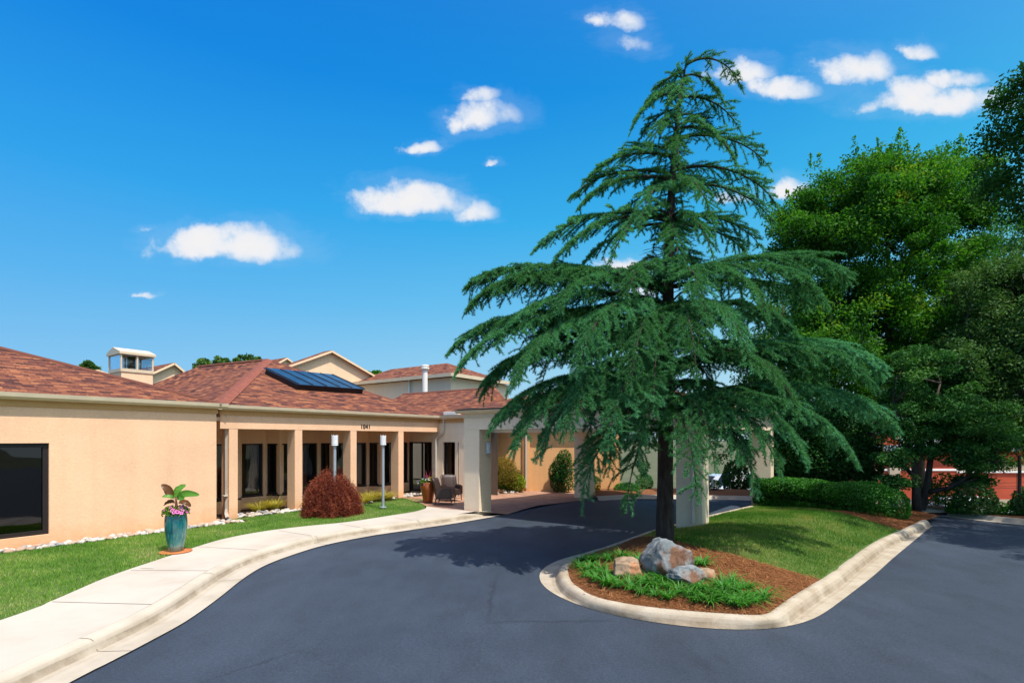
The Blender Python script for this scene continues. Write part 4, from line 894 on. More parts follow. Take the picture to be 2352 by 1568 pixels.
for pts, w, mt, tw in (
    ([bt, vp(393,1137,-.02), vp(385,1123,-.03), vp(371,1112,-.05)], .15, BD, .15),
    ([bt, vp(404,1138,.03), vp(411,1124,.05), vp(427,1113,.08)], .17, BG, -.1),
    ([bt, vp(413,1139,-.05), vp(430,1133,-.10), vp(458,1136,-.16)], .14, BG, .25),
    ([bt, vp(395,1141,-.05), vp(384,1139,-.1), vp(372,1140,-.13)], .075, BG, .2),
    ([bt-Z*.03, vp(410,1142,-.06), vp(416,1143,-.1), vp(424,1144,-.14)], .10, BG, .3),
    ([bt-Z*.08, vp(397,1152,.02), vp(386,1153,.05), vp(376,1160,.08)], .09, BD, .2),
    ([bt-Z*.08, vp(415,1153,.03), vp(428,1154,.05), vp(438,1163,.08)], .10, BD, -.2),
    ([bt, vp(399,1135,.05), vp(392,1128,.09), vp(388,1122,.12)], .10, BG, .2)):
    bleaf(pts, w, mt, tw)
PT_ = thing('petunia', vt-Vector((0,0,.03)), 'pink petunias spilling over the rim of the teal vase', 'flowers')
n = 900; g = RNG.uniform(0,2*np.pi,n); rr_ = .24*np.sqrt(RNG.uniform(.15,1,n)); c = np.stack([vt.x+rr_*np.cos(g), vt.y+rr_*np.sin(g), vt.z+.07-.9*np.maximum(0,rr_-.15)+RNG.uniform(-.05,.05,n)], 1)
crown('foliage', c, .045, M['limeleaf'], PT_, RNG.normal(.22,.15,n), aspect=.6)
fm, nt, N, L, B = nodes('petunia_petal'); a_ = N.new('ShaderNodeAttribute'); a_.attribute_name = 'tint'; r = ramp(N, [(0,(.07,.004,.05)),(.45,(.50,.03,.27)),(1,(.78,.33,.56))]); L.new(a_.outputs['Fac'], r.inputs[0]); L.new(r.outputs[0], B.inputs['Base Color']); B.inputs['Roughness'].default_value = .6
V, T = [Vector((0,0,0))], []; Q = []
for i in range(20): g = i/20*2*math.pi; r1 = .026; r2 = .036*(1-.12*abs(math.cos(2.5*g))); V += [Vector((r1*math.cos(g)*.6, r1*math.sin(g)*.6, .013)), Vector((r2*math.cos(g), r2*math.sin(g), .016))]
for i in range(20): j = (i+1) % 20; Q += [(0,1+2*i,1+2*j,1+2*j)]; T += [.05]; Q += [(1+2*i,2+2*i,2+2*j,1+2*j)]; T += [.5+.5*(i % 4 == 0)]
fme = bpy.data.meshes.new('flower'); fme.from_pydata([tuple(v) for v in V], [], [tuple(dict.fromkeys(q)) for q in Q]); at_ = fme.attributes.new('tint','FLOAT','FACE'); at_.data.foreach_set('value', T); fme.materials.append(fm)
for i in range(46):
    g = RNG.uniform(0,2*np.pi); k = RNG.uniform(.45,1.0); r0 = .25*k; o = bpy.data.objects.new('flower', fme); COL.objects.link(o); o.parent = PT_
    d = Vector((math.cos(g)*k, math.sin(g)*k-.35, .55)).normalized(); o.location = Vector((r0*math.cos(g), r0*math.sin(g), .115-.75*max(0,r0-.13)+RNG.uniform(-.02,.03))); o.rotation_euler = d.to_track_quat('Z','Y').to_euler(); s = RNG.uniform(.8,1.15); o.scale = (s,s,s)
# ------------------------------------------------------------------ copper urn
UB = gp(983,1153,.15); UB.z = .148
pr = [(.15,0),(.165,.012),(.18,.10),(.215,.28),(.250,.46),(.262,.56),(.255,.64),(.243,.68),(.252,.70),(.245,.71),(.225,.69),(.22,.62)]
cu = noisy('copper_glaze', [(.3,(.22,.045,.014)),(.6,(.40,.10,.03)),(.8,(.52,.17,.06))], 5, .28, 4, metal=.35, coat=.5, stretch=(1,1,.5))
ur = build('urn', MB().lathe(UB, pr, 40, cap=False), cu, origin=UB, smooth=True); tag(ur, 'glossy copper coloured tapered urn beside the wicker chairs', 'urn'); build('soil', MB().lathe(UB, [(.22,.62),(.001,.64)], 24), M['soil'], ur)
ut = UB+Vector((0,0,.68))
CO = thing('cordyline', ut-Z*.04, 'burgundy spiky cordyline in the middle of the copper urn', 'plant')
V, Q, T = arcblades(26, .03, .46, .45, .08, w=.035); npmesh('leaf_rosette', V+np.array(tuple(ut-Z*.03)), Q, leafmat('burgundy_blades', [(0,(.05,.006,.015)),(.5,(.20,.02,.05)),(1,(.40,.07,.11))], .3), CO, tint=np.clip(T,0,1), nv=4)
CL = thing('coleus', ut-Z*.03+Vector((.12,-.05,0)), 'yellow leafy plant at the right side of the copper urn', 'plant')
n = 420; c = np.array(tuple(ut+Vector((.13,-.06,.13))))+unit(n)*np.array([.15,.13,.11])*(RNG.uniform(0,1,n)**.4)[:,None]; crown('foliage', c, .06, M['goldgrass'], CL, RNG.normal(.55,.25,n), aspect=.7)
TR = thing('trailing_flowers', ut-Z*.03-Vector((.12,.06,0)), 'white and violet trailing flowers over the left rim of the copper urn', 'flowers')
n = 420; c = np.array(tuple(ut+Vector((-.13,-.10,.05))))+unit(n)*np.array([.19,.14,.12])*(RNG.uniform(0,1,n)**.4)[:,None]; crown('foliage', c, .05, M['limeleaf'], TR, RNG.normal(.15,.12,n), aspect=.6)
wf = [leafmat('white_petal', [(0,(.6,.6,.66)),(1,(.85,.85,.9))], .1), leafmat('violet_petal', [(0,(.09,.04,.12)),(1,(.28,.16,.35))], .1)]
for q_, (nm, k) in enumerate((('white_flower',16),('violet_flower',26))):
    c = np.array(tuple(ut+Vector((-.12,-.14,.06))))+unit(k)*np.array([.24,.12,.13]); cc = np.repeat(c, 5, 0)+RNG.normal(0,.014,(k*5,3)); crown(nm, cc, .045, wf[q_], TR, RNG.uniform(0,1,k*5), aspect=.9)
# ------------------------------------------------------------------ wicker armchairs
def wicker():
    m, nt, N, L, B = nodes('brown_wicker'); tc = N.new('ShaderNodeTexCoord')
    w1_ = tex(N, L, 'ShaderNodeTexWave', 14, 1, vec=tc.outputs['Object']); w1_.bands_direction = 'DIAGONAL'; w1_.inputs['Distortion'].default_value = 1.5
    w2 = tex(N, L, 'ShaderNodeTexWave', 17, 1, vec=tc.outputs['Object']); w2.bands_direction = 'Z'; w2.inputs['Distortion'].default_value = 1
    mx = N.new('ShaderNodeMath'); mx.operation = 'MULTIPLY'; L.new(w1_.outputs['Fac'], mx.inputs[0]); L.new(w2.outputs['Fac'], mx.inputs[1])
    r = ramp(N, [(.05,(.010,.005,.004)),(.35,(.050,.025,.019)),(.8,(.13,.075,.06))]); L.new(mx.outputs[0], r.inputs[0]); L.new(r.outputs[0], B.inputs['Base Color']); B.inputs['Roughness'].default_value = .5
    b = N.new('ShaderNodeBump'); b.inputs['Strength'].default_value = .8; L.new(mx.outputs[0], b.inputs['Height']); L.new(b.outputs[0], B.inputs['Normal']); return m
M['wicker'] = wicker()
def chair(loc, rz, label):
    """faces local -y"""
    root = thing('wicker_armchair', (0,0,0), label, 'armchair', 'wicker armchairs on the brick patio')
    X_, Y_ = Vector((1,0,0)), Vector((0,1,0))
    def bxl(x0,x1,y0,y1,z0,z1): return MB().box(((x0+x1)/2,(y0+y1)/2,(z0+z1)/2), X_*((x1-x0)/2), Y_*((y1-y0)/2), Z*((z1-z0)/2))
    build('seat', bxl(-.26,.26,-.30,.24,.20,.40), M['wicker'], root, bevel=.03)
    m = MB(); nx = 9; rows = ((.22,.26),(.42,.29),(.62,.33),(.80,.39),(.87,.43)); 
    for sgn in (0, 1):
        for z, y in rows:
            for i in range(nx):
                x = -.30+.60*i/(nx-1); wing = (abs(x)/.30)**4*.10; top = (.04*math.cos(x/.30*1.3) if z > .85 else 0); m.v.append(Vector((x*(1-.06*(z<.3)), y-wing+(.05 if sgn else 0), z+top)))
    R_ = len(rows)*nx
    for k in range(len(rows)-1):
        for i in range(nx-1): a = k*nx+i; m.f += [(a,a+1,a+nx+1,a+nx), (R_+a,R_+a+nx,R_+a+nx+1,R_+a+1)]
    for i in range(nx-1): a = (len(rows)-1)*nx+i; m.f += [(a,a+1,R_+a+1,R_+a), (i,R_+i,R_+i+1,i+1)]
    for k in range(len(rows)-1):
        a = k*nx; b = a+nx-1; m.f += [(a,a+nx,R_+a+nx,R_+a), (b,R_+b,R_+b+nx,b+nx)]
    build('backrest', m, M['wicker'], root, smooth=True)
    for s in (-1, 1):
        m = MB(); x0, x1 = (s*.24, s*.33); xs = sorted((x0,x1)); m.box(((xs[0]+xs[1])/2,-.02,.38), X_*.045, Y_*.29, Z*.18); build('armrest', m, M['wicker'], root, bevel=.035)
        for y in (-.27, .24):
            build('leg', MB().tube([(s*.27,y,.22),(s*.28,y+(-.02 if y<0 else .05),0)], [.022,.014], 8), M['wicker'], root)
    m = MB(); m.tube([(-.26,.24,.09),(.26,.24,.09)], .009, 6); m.tube([(-.26,-.28,.09),(.26,-.28,.09)], .009, 6); m.tube([(0,.24,.09),(0,-.28,.09)], .009, 6); build('stretcher', m, M['wicker'], root)
    root.location = loc; root.rotation_euler = (0,0,rz); WL[root.name] = Vector(loc); return root
p1 = gp(1022,1156,.15); p1.z = .146; p2 = gp(1037,1147,.15); p2.z = .146
chair(p1, math.radians(84), 'dark brown wicker armchair seen from its side, the one nearer the copper urn')
chair(p2, math.radians(28), 'dark brown wicker armchair turned outwards, behind the other chair and beside the cream column')
# ------------------------------------------------------------------ boulders on the island
def boulder(name, c, dims, seed, mat, label, rough=.22, sub_=5, cut=8, rotz=0.):
    bm = bmesh.new(); bmesh.ops.create_icosphere(bm, subdivisions=sub_, radius=1); rs = random.Random(seed)
    planes = [(Vector((rs.gauss(0,1), rs.gauss(0,1), rs.gauss(.2,.8))).normalized(), rs.uniform(.62,.9)) for _ in range(cut)]
    for v in bm.verts:
        p = v.co.copy()
        for q, h in planes:
            e = p.dot(q)-h
            if e > 0: p -= q*e*.92
        nz_ = mnoise.fractal(p*1.6+Vector((seed,0,0)), 1.0, 2.0, 5); ri = 1-abs(mnoise.noise(p*2.4+Vector((0,seed,0))))
        p *= 1+rough*.5*nz_+rough*.25*(ri-.6); v.co = Vector((p.x*dims[0], p.y*dims[1], p.z*dims[2]))
    bmesh.ops.rotate(bm, verts=bm.verts, cent=(0,0,0), matrix=Matrix.Rotation(rotz,3,'Z'))
    me = bpy.data.meshes.new(name); bm.to_mesh(me); bm.free(); o = link(name, me, mat, None, c, True); o.data.polygons.foreach_set('use_smooth',[True]*len(me.polygons)); return tag(o, label, 'boulder')
def rockmat(name, stops, stain, amt=.55):
    m, nt, N, L, B = nodes(name); n1 = tex(N, L, 'ShaderNodeTexNoise', 2.6, 8, .65); r = ramp(N, stops); L.new(n1.outputs[0], r.inputs[0])
    n2 = tex(N, L, 'ShaderNodeTexNoise', 1.7, 5, .6, stretch=(1,1,.6)); r2 = ramp(N, [(amt,(0,0,0)),(amt+.08,(1,1,1))]); L.new(n2.outputs[0], r2.inputs[0])
    mx = N.new('ShaderNodeMixRGB'); L.new(r2.outputs[0], mx.inputs[0]); L.new(r.outputs[0], mx.inputs[1]); mx.inputs[2].default_value = (*stain,1)
    vo = tex(N, L, 'ShaderNodeTexVoronoi', 3.2); vo.feature = 'DISTANCE_TO_EDGE'; nd = tex(N, L, 'ShaderNodeTexNoise', 5, 3); 
    vm = N.new('ShaderNodeMixRGB'); vm.inputs[0].default_value = .35; tc = N.new('ShaderNodeTexCoord'); L.new(tc.outputs['Object'], vm.inputs[1]); L.new(nd.outputs['Color'], vm.inputs[2]); L.new(vm.outputs[0], vo.inputs['Vector'])
    rv = ramp(N, [(.0,(.35,.3,.28)),(.035,(1,1,1))]); L.new(vo.outputs['Distance'], rv.inputs[0]); m2 = N.new('ShaderNodeMixRGB'); m2.blend_type = 'MULTIPLY'; m2.inputs[0].default_value = .8; L.new(mx.outputs[0], m2.inputs[1]); L.new(rv.outputs[0], m2.inputs[2])
    L.new(m2.outputs[0], B.inputs['Base Color']); B.inputs['Roughness'].default_value = .85; b = N.new('ShaderNodeBump'); b.inputs['Strength'].default_value = .8; b.inputs['Distance'].default_value = .05; L.new(n1.outputs[0], b.inputs['Height']); L.new(b.outputs[0], B.inputs['Normal']); return m
RB = rockmat('blue_grey_rock', [(.25,(.06,.07,.075)),(.5,(.17,.195,.205)),(.75,(.33,.35,.345))], (.13,.06,.03), .52)
RT = rockmat('tan_rock', [(.25,(.09,.06,.04)),(.5,(.30,.21,.13)),(.75,(.46,.36,.25))], (.36,.16,.075), .55)
def iz(px, py): x, y = isl(px, py); return Vector((x, y, float(hz(x, y))))
b1 = iz(1534,1318); boulder('boulder', b1+Vector((0.02,.12,.19)), (.40,.32,.37), 14, RB, 'largest boulder, tall blue grey with rust stains, in front of the cedar trunk', .25, 5, 9)
b2 = iz(1444,1322); boulder('boulder', b2+Vector((0,.06,.09)), (.27,.22,.22), 5, RT, 'squat tan boulder with an orange top, left of the tall blue grey boulder', .2, 5, 8)
b3 = iz(1588,1338); boulder('boulder', b3+Vector((-.03,.08,.06)), (.32,.24,.16), 23, RB, 'low flat grey boulder with dark veins, right of the tall boulder', .28, 5, 8, .4)
b4 = iz(1625,1330); boulder('boulder', b4+Vector((.0,.05,.05)), (.13,.12,.15), 31, RT, 'small brownish boulder at the right end of the group', .25, 4, 7)
bw = wpx(1150)+WN*1.15+Z*.1; boulder('boulder', bw, (.42,.22,.13), 8, RT, 'flat stone slab lying in the bed under the canopy', .2, 4, 7, .5)
# ------------------------------------------------------------------ liriope clumps
LV = []
for i in range(4):
    V, Q, T = arcblades(64, .05, .30, 1.0, .70, 6, .019); LV.append((V, Q, T))
lm = []
for V, Q, T in LV:
    o = npmesh('liriope', V, Q, M['liriope'], tint=np.clip(T,0,1), nv=4); lm.append(o.data); bpy.data.objects.remove(o)
LPX = [(1335,1288),(1362,1290),(1398,1288),(1330,1303),(1352,1308),(1375,1312),(1348,1323),(1368,1332),(1395,1322),(1395,1344),(1420,1347),(1447,1352),(1475,1340),(1475,1362),(1503,1368),(1500,1348),(1530,1352),(1535,1375),(1560,1362),(1585,1368),(1610,1358),(1600,1382),(1635,1368),(1632,1384),(1660,1352),(1662,1374),(1690,1358),(1682,1388),(1712,1372),(1705,1392),(1738,1383),(1752,1374),(1612,1298),(1592,1300),(1430,1282),(1465,1290),(1520,1335),(1680,1340),(1715,1352)]
GL = 'green strap-leaved liriope clumps on the island'
for i, (px, py) in enumerate(LPX):
    p = iz(px, py); o = bpy.data.objects.new('liriope_clump', lm[i % 4]); COL.objects.link(o); s = RNG.uniform(.8,1.15); o.location = p-Z*.01; o.scale = (s,s,s); o.rotation_euler = (0,0,RNG.uniform(0,6.28))
    w = 'small green liriope clump '+('at the foot of the boulders' if py < 1345 and 1480 < px < 1650 else 'left of the tan boulder' if px < 1420 else 'between the tan boulder and the kerb' if px < 1500 else 'in the middle of the row along the kerb' if px < 1600 else 'right of the boulders near the kerb')
    tag(o, w, 'grass clump', GL)
# ------------------------------------------------------------------ golden grasses among the stones
gmsh = []
for i in range(3):
    V, Q, T = arcblades(240, .12, .52, .95, .55, 5, .012); o = npmesh('gold', V, Q, M['goldgrass'], tint=np.clip(T,0,1), nv=4); gmsh.append(o.data); bpy.data.objects.remove(o)
for i, (px, py, s, lb) in enumerate([(594,1176,.85,'golden grass tuft nearest the first column'),(630,1171,1.05,'larger golden grass tuft left of the second column'),(706,1168,.7,'golden grass tuft squeezed between the second column and the red maple'),(772,1169,.75,'greenish golden grass tuft in front of the red maple'),(795,1166,.7,'golden grass tuft at the right foot of the red maple behind the lamp post'),(836,1157,.75,'golden grass tuft right of the red maple'),(852,1152,.95,'golden grass tuft between the red maple and the second lamp post'),(888,1149,.9,'golden grass tuft beside the last column'),(875,1151,.6,'small dry golden grass tuft behind the second lamp post')]):
    p = gp(px, py, .13); o = bpy.data.objects.new('ornamental_grass', gmsh[i % 3]); COL.objects.link(o); s *= 1.35; o.location = p; o.scale = (s,s,s*.95); o.rotation_euler = (0,0,i*1.3); tag(o, lb, 'ornamental grass', 'golden grass tufts in the stone bed')
# ------------------------------------------------------------------ weeping red maple
RB_ = gp(762,1172,.13); RBP = P(3.55, -.1, .13); RBP = Vector(((762-CX)/F*15.6, 15.6, .13))
RM = thing('red_maple', RBP, 'low weeping dark red laceleaf maple in front of the columns', 'shrub')
m = MB(); tops = []
for i in range(26):
    g = RNG.uniform(0,2*np.pi); r = RNG.uniform(.25,.8); h = .95*(1-.45*(r/.85)**2); r *= .8
    e = RBP+Vector((r*math.cos(g), r*math.sin(g), h)); mid = RBP+Vector((r*.3*math.cos(g), r*.3*math.sin(g), h*.75)); m.tube([RBP, mid, e, e+Vector((.15*math.cos(g), .15*math.sin(g), -.18))], [.035,.02,.009,.004], 5)
build('branches', m, M['twig'], RM)
base, tip, T = [], [], []
for i in range(2600):                                  # lacy sprays hanging in layers
    g = RNG.uniform(0,2*np.pi); q = RNG.uniform(0,1); r = .80*math.sqrt(RNG.uniform(.02,1)); xx = r*math.cos(g); ztop = 1.24*(max(0, 1-(r/.84)**2.6)**.55)*(1-.16*xx)*(1+.07*math.sin(3*g+1)+.08*math.sin(7*g)+.06*math.sin(11*r+2*g)); ztop = max(.25, ztop); z = ztop*(1-.92*q**.85*(r/.72)) if r > .3 else ztop*(1-.3*q)
    r *= .80*(1+.10*math.sin(5*g)+.06*math.sin(9*g+2))
    c = np.array([RBP.x+r*1.04*math.cos(g), RBP.y+r*math.sin(g), RBP.z+max(.08,z)]); out = np.array([math.cos(g), math.sin(g), -.55]); tt = RNG.normal(.45,.26)
    k = 26; t = RNG.uniform(0,1,k); b = c+out*t[:,None]*.24+np.array([0,0,-.12])*(t**2)[:,None]+RNG.normal(0,.035,(k,3)); d = out*.6+RNG.normal(0,.6,(k,3)); d /= np.linalg.norm(d,axis=1)[:,None]
    base.append(b); tip.append(b+d*RNG.uniform(.035,.08,k)[:,None]); T.append(tt+RNG.normal(0,.1,k))
tris('foliage', np.concatenate(base), np.concatenate(tip), .015, M['redleaf'], RM, np.concatenate(T))
# ------------------------------------------------------------------ the big drooping cedar
CB = iz(1527, 1243); CB.z -= .05; CD = CB.y
CT = thing('cedar_tree', CB, 'tall blue green cedar with drooping tiered boughs standing on the island', 'tree')
tr_px = [(1527,1246,.19),(1528,1100,.155),(1529,950,.15),(1533,750,.125),(1536,600,.10),(1543,430,.07),(1553,300,.045),(1566,200,.028),(1577,140,.012)]
tpts = [at(px, py, CD) for px, py, r in tr_px]; tpts[0] = Vector((CB.x, CB.y, CB.z-.02))
m = MB(); m.tube([Vector((CB.x,CB.y,CB.z-.03)), Vector((CB.x,CB.y,CB.z+.12))]+tpts[1:], [.25,.185]+[r for _,_,r in tr_px[1:]], 14)
def trunk_at(py):
    z = EYE+(HY-py)*CD/F
    for a, b in zip(tpts[:-1], tpts[1:]):
        if a.z <= z <= b.z: return a.lerp(b, (z-a.z)/(b.z-a.z))
    return tpts[-1].copy()
BOUGHS = [  # trunk row, tip px, tip py, tip depth offset, arch (m)
 (150,1700,196,.0,.42),(165,1491,232,.2,.12),(175,1657,226,-.3,.16),(200,1462,272,.0,.16),(215,1453,292,-.3,.2),(225,1695,292,.1,.26),(190,1560,262,-.7,.2),
 (250,1470,318,.5,.18),(265,1630,284,.3,.15),(275,1500,330,-.7,.2),(290,1655,330,-.5,.25),
 (318,1760,376,.1,.34),(345,1423,356,.3,.22),(360,1362,398,-.1,.26),(300,1690,372,-.6,.3),(330,1560,395,-1.1,.25),
 (400,1320,446,.1,.32),(415,1336,470,-.4,.30),(392,1779,464,.0,.42),(430,1770,502,-.2,.34),(440,1470,520,-1.1,.36),(425,1640,520,-1.2,.42),(420,1430,500,.7,.2),
 (500,1235,568,-.2,.42),(510,1275,598,-.6,.44),(515,1335,614,.4,.3),(505,1742,560,.1,.36),(520,1715,585,.6,.3),(495,1400,610,-1.0,.45),(500,1640,600,-1.1,.4),(525,1560,640,-1.2,.35),
 (655,1080,654,-.3,.52),(660,1085,696,-.7,.55),(670,1205,640,.6,.38),(680,1290,700,-1.4,.6),(640,1440,690,-1.5,.5),
 (640,1942,640,-.2,.62),(650,1890,694,-.8,.62),(660,1850,700,.5,.42),(650,1760,720,-1.4,.6),(660,1620,720,-1.8,.6),
 (750,1040,800,-.6,.62),(755,1057,840,-1.0,.66),(770,1110,900,-.2,.55),(760,1180,880,-1.7,.75),(745,1330,840,-2.0,.8),
 (730,1848,800,-.9,.62),(740,1800,770,.5,.5),(735,1720,830,-1.8,.75),(750,1600,860,-2.2,.8),(770,1450,880,-2.2,.8),
 (840,2020,850,-.5,.78),(850,1985,872,-1.0,.75),(845,1880,880,.4,.5),(850,1830,940,-1.9,.8),
 (890,1127,985,-.9,.72),(880,1180,1025,-1.3,.75),(900,1150,960,.5,.4),(870,1300,990,-2.0,.9),(900,1400,1010,-2.3,.9),
 (930,2055,985,-.7,.82),(940,1960,1050,-1.3,.8),(925,1990,945,.3,.6),(950,1850,1050,-1.7,.75),
 (960,1735,1120,-1.7,.8),(965,1600,1130,-1.9,.72),(955,1790,1080,-1.9,.7),(955,1700,1040,-1.3,.7),(940,1640,1060,-1.6,.7),(900,1240,1040,-1.2,.75),(920,1400,1070,-1.6,.7),(900,1350,1000,-1.1,.7),(870,1470,1010,-1.9,.8),(700,1150,765,-.9,.55),(705,1215,800,.3,.45),(820,1110,880,-.4,.6),(800,1330,905,-1.8,.75),(790,1500,930,-2.2,.8),(980,1340,1120,-1.7,.55),(990,1440,1150,-1.6,.45),
 (700,1620,750,2.2,.4),(800,1300,830,1.7,.5),(800,1750,830,2.0,.5),(880,1400,930,2.0,.4),(890,1650,930,2.2,.5),(600,1500,640,1.4,.3),(590,1600,630,1.4,.3),(500,1570,540,1.2,.25),(400,1520,440,1.0,.2),(400,1600,430,1.0,.2)]
TU, TD, TTi = [], [], []                                # tufts: place, direction of the twig, tint
limbs = MB()
def strand(p, d, l, droop, tint, step=.026, r0=.0):
    n = max(3, int(l/step)); p = Vector(p); d = Vector(d).normalized(); c = []
    for i in range(n):
        c.append(p.copy()); p = p+d*(l/n); d = (d+Vector((0,0,-droop*l/n))).normalized()
    for i, q in enumerate(c):
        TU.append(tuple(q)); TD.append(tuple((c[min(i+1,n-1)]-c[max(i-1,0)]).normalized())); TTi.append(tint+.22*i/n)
    return c
rs = random.Random(3)
for i in range(34):                                      # inner boughs all round, between the measured ones
    py = 190+(i/34)**.9*800; g = i*2.399+rs.uniform(-.3,.3); half = .36*(1-math.exp(-(py-120)/260))*(py-120)*.72+18; half *= .64*rs.uniform(.7,1.05)
    BOUGHS.append((py, 1538+half*math.cos(g), py+half*.18+rs.uniform(-15,15), half/F*CD*math.sin(g), .22+.0005*py))
for (sy, tx, ty, dd, arch) in BOUGHS:
    s = trunk_at(sy); e = at(tx, ty, CD+dd); hd = Vector((e.x-s.x, e.y-s.y, 0)); L_ = hd.length
    c1 = s+hd*.33+Z*(arch*.75+.33*(e.z-s.z)*.4); c2 = s+hd*.82+Z*(arch*1.05+(e.z-s.z)*.48) if sy > 620 else s+hd*.78+Z*(arch*.95+(e.z-s.z)*.58); n = max(10, int((e-s).length/.075)); ax = []
    for i in range(n+1):
        t = i/n; ax.append(s*(1-t)**3+c1*3*t*(1-t)**2+c2*3*t*t*(1-t)+e*t**3)
    rb = .012+.011*L_; limbs.tube(ax[::max(1,n//10)]+[ax[-1]], [rb*(1-.93*i/(len(ax[::max(1,n//10)])))+.003 for i in range(len(ax[::max(1,n//10)])+1)], 6)
    up = sy < 560; side0 = hd.normalized().cross(Z); bt_ = rs.gauss(.36,.10)
    dens = .86 if up else .88; w = min(.85, (.19 if up else .22)*L_+.13)
    for i in range(2, n+1):
        t = i/n; tg = (ax[min(i+1,n)]-ax[i-1]).normalized()
        for sd in (-1, 1):
            if rs.random() > dens*(.45+.9*t if t < .6 else 1): continue
            l = w*(.30+.9*math.sin(math.pi*min(1,(t*.8+.12))))*rs.uniform(.55,1.15)*(1-.45*t**4)
            a = math.radians(rs.uniform(24,60)); d = tg*math.cos(a)+side0*sd*math.sin(a)+Z*rs.uniform(-.05,.16)
            c = strand(ax[i], d, l, rs.uniform(.5,1.6) if up else rs.uniform(.55,1.8), bt_+rs.gauss(0,.10))
            for q in c[3:-1:4]:                          # short hanging sprays below each branchlet
                if rs.random() < (.55 if up else .75): strand(q, d*.55+(tg*rs.choice((-1,1))*.75)+side0*sd*rs.uniform(-.1,.4)+Z*-rs.uniform(.0,.75), rs.uniform(.08,.22)*(.95 if up else 1.2), rs.uniform(1,3), bt_+rs.gauss(-.02,.11))
        if rs.random() < (.35 if up else .5): strand(ax[i], tg+Z*.2+side0*rs.uniform(-.3,.3), rs.uniform(.12,.25), 2., bt_+.05)
        if not up and rs.random() < .10: strand(ax[i], Z*-1+tg*.35, rs.uniform(.2,.55), 1.5, bt_+rs.gauss(0,.08))
    strand(ax[-1], (ax[-1]-ax[-3]), .22, 1.5, bt_+.1)
for k in range(120):                                      # leader and short inner shoots
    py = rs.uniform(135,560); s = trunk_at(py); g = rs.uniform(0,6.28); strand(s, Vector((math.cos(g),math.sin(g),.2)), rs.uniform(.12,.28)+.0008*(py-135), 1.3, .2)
strand(trunk_at(160), Vector((.5,0,1)), .45, 3.2, .35)
for k in range(140):                                     # bare twigs near the trunk
    py = rs.uniform(560,1010); s = trunk_at(py); g = rs.uniform(0,6.28); l = rs.uniform(.3,.9); e = s+Vector((math.cos(g)*l,math.sin(g)*l,rs.uniform(-.3,.1))); limbs.tube([s, s.lerp(e,.5)+Z*.06, e], [.010,.006,.002], 4)
m.add(limbs.v, limbs.f)
build('trunk', m, M['bark'], CT, smooth=True)
TU = np.array(TU); TD = np.array(TD); TTi = np.array(TTi); k = 9
b = np.repeat(TU, k, 0)+RNG.normal(0,.006,(len(TU)*k,3)); d = np.repeat(TD, k, 0)*.55+unit(len(b))*.85+np.array([0,0,.12]); d /= np.linalg.norm(d,axis=1)[:,None]
l = RNG.uniform(.034,.066,len(b)); 
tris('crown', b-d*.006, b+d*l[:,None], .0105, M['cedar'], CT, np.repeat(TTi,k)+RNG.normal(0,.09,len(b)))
# ------------------------------------------------------------------ broadleaf trees
def broad(name, base, trunks, blobs, per, size, mat, label, flat_=.75, drop=.25, lim=None, hue=.45, aspect=.5, spires=0, cat='tree', r0=.5, ctint=.17, barkm='bark2'):
    """blobs: (centre, radii, clumps) - leaves in clumps over each blob's outer volume; trunks: list of paths with radii"""
    t = thing(name, base, label, cat); m = MB()
    for pts, rad in trunks: m.tube(pts, rad, 9)
    C_, R_ = [], []; ends = []
    for c, r, n in blobs:
        d = unit(n)*(RNG.uniform(.18,1,n)**.42)[:,None]; q = np.array(tuple(c))+d*np.array(r); C_.append(q); R_.append(np.full(n, r0)*RNG.uniform(.7,1.3,n))
        for e in q[:max(3,n//8)]: ends.append(Vector(e))
    C_ = np.concatenate(C_); R_ = np.concatenate(R_); lo = [Vector(p) for pts, _ in trunks for p in pts[1:]]
    for e in ends:
        s = min(lo, key=lambda p: (p-e).length+(1.5 if p.z > e.z else 0)); mid = s.lerp(e,.5)+Z*.15+Vector((random.gauss(0,.12),random.gauss(0,.12),0)); m.tube([s, mid, e], [.045,.028,.008], 5)
    build('trunk', m, M[barkm], t, smooth=True)
    pts, T = clumps(C_, R_, per, flat_, ctint, hue)
    if spires:
        for c, r, n in blobs:
            for _ in range(spires):
                g = RNG.uniform(0,2*np.pi); q = math.sqrt(RNG.uniform(0,1)); p = Vector(c)+Vector((math.cos(g)*r[0]*q, math.sin(g)*r[1]*q, r[2]*math.sqrt(max(0,1-q*q))*.93)); h = RNG.uniform(.5,1.1); nn2 = 70
                z = RNG.uniform(0,1,nn2); w_ = .26*(1-z)+.03; s = np.stack([p.x+RNG.normal(0,1,nn2)*w_*.6+q*math.cos(g)*z*.2, p.y+RNG.normal(0,1,nn2)*w_*.6, p.z+z*h], 1); pts = np.concatenate([pts, s]); T = np.concatenate([T, .55+.1*z+RNG.normal(0,.12,nn2)])
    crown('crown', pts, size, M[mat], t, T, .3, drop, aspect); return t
def tp(px, py, y, z=None):
    v = at(px, py, y); 
    if z is not None: v.z = z
    return v
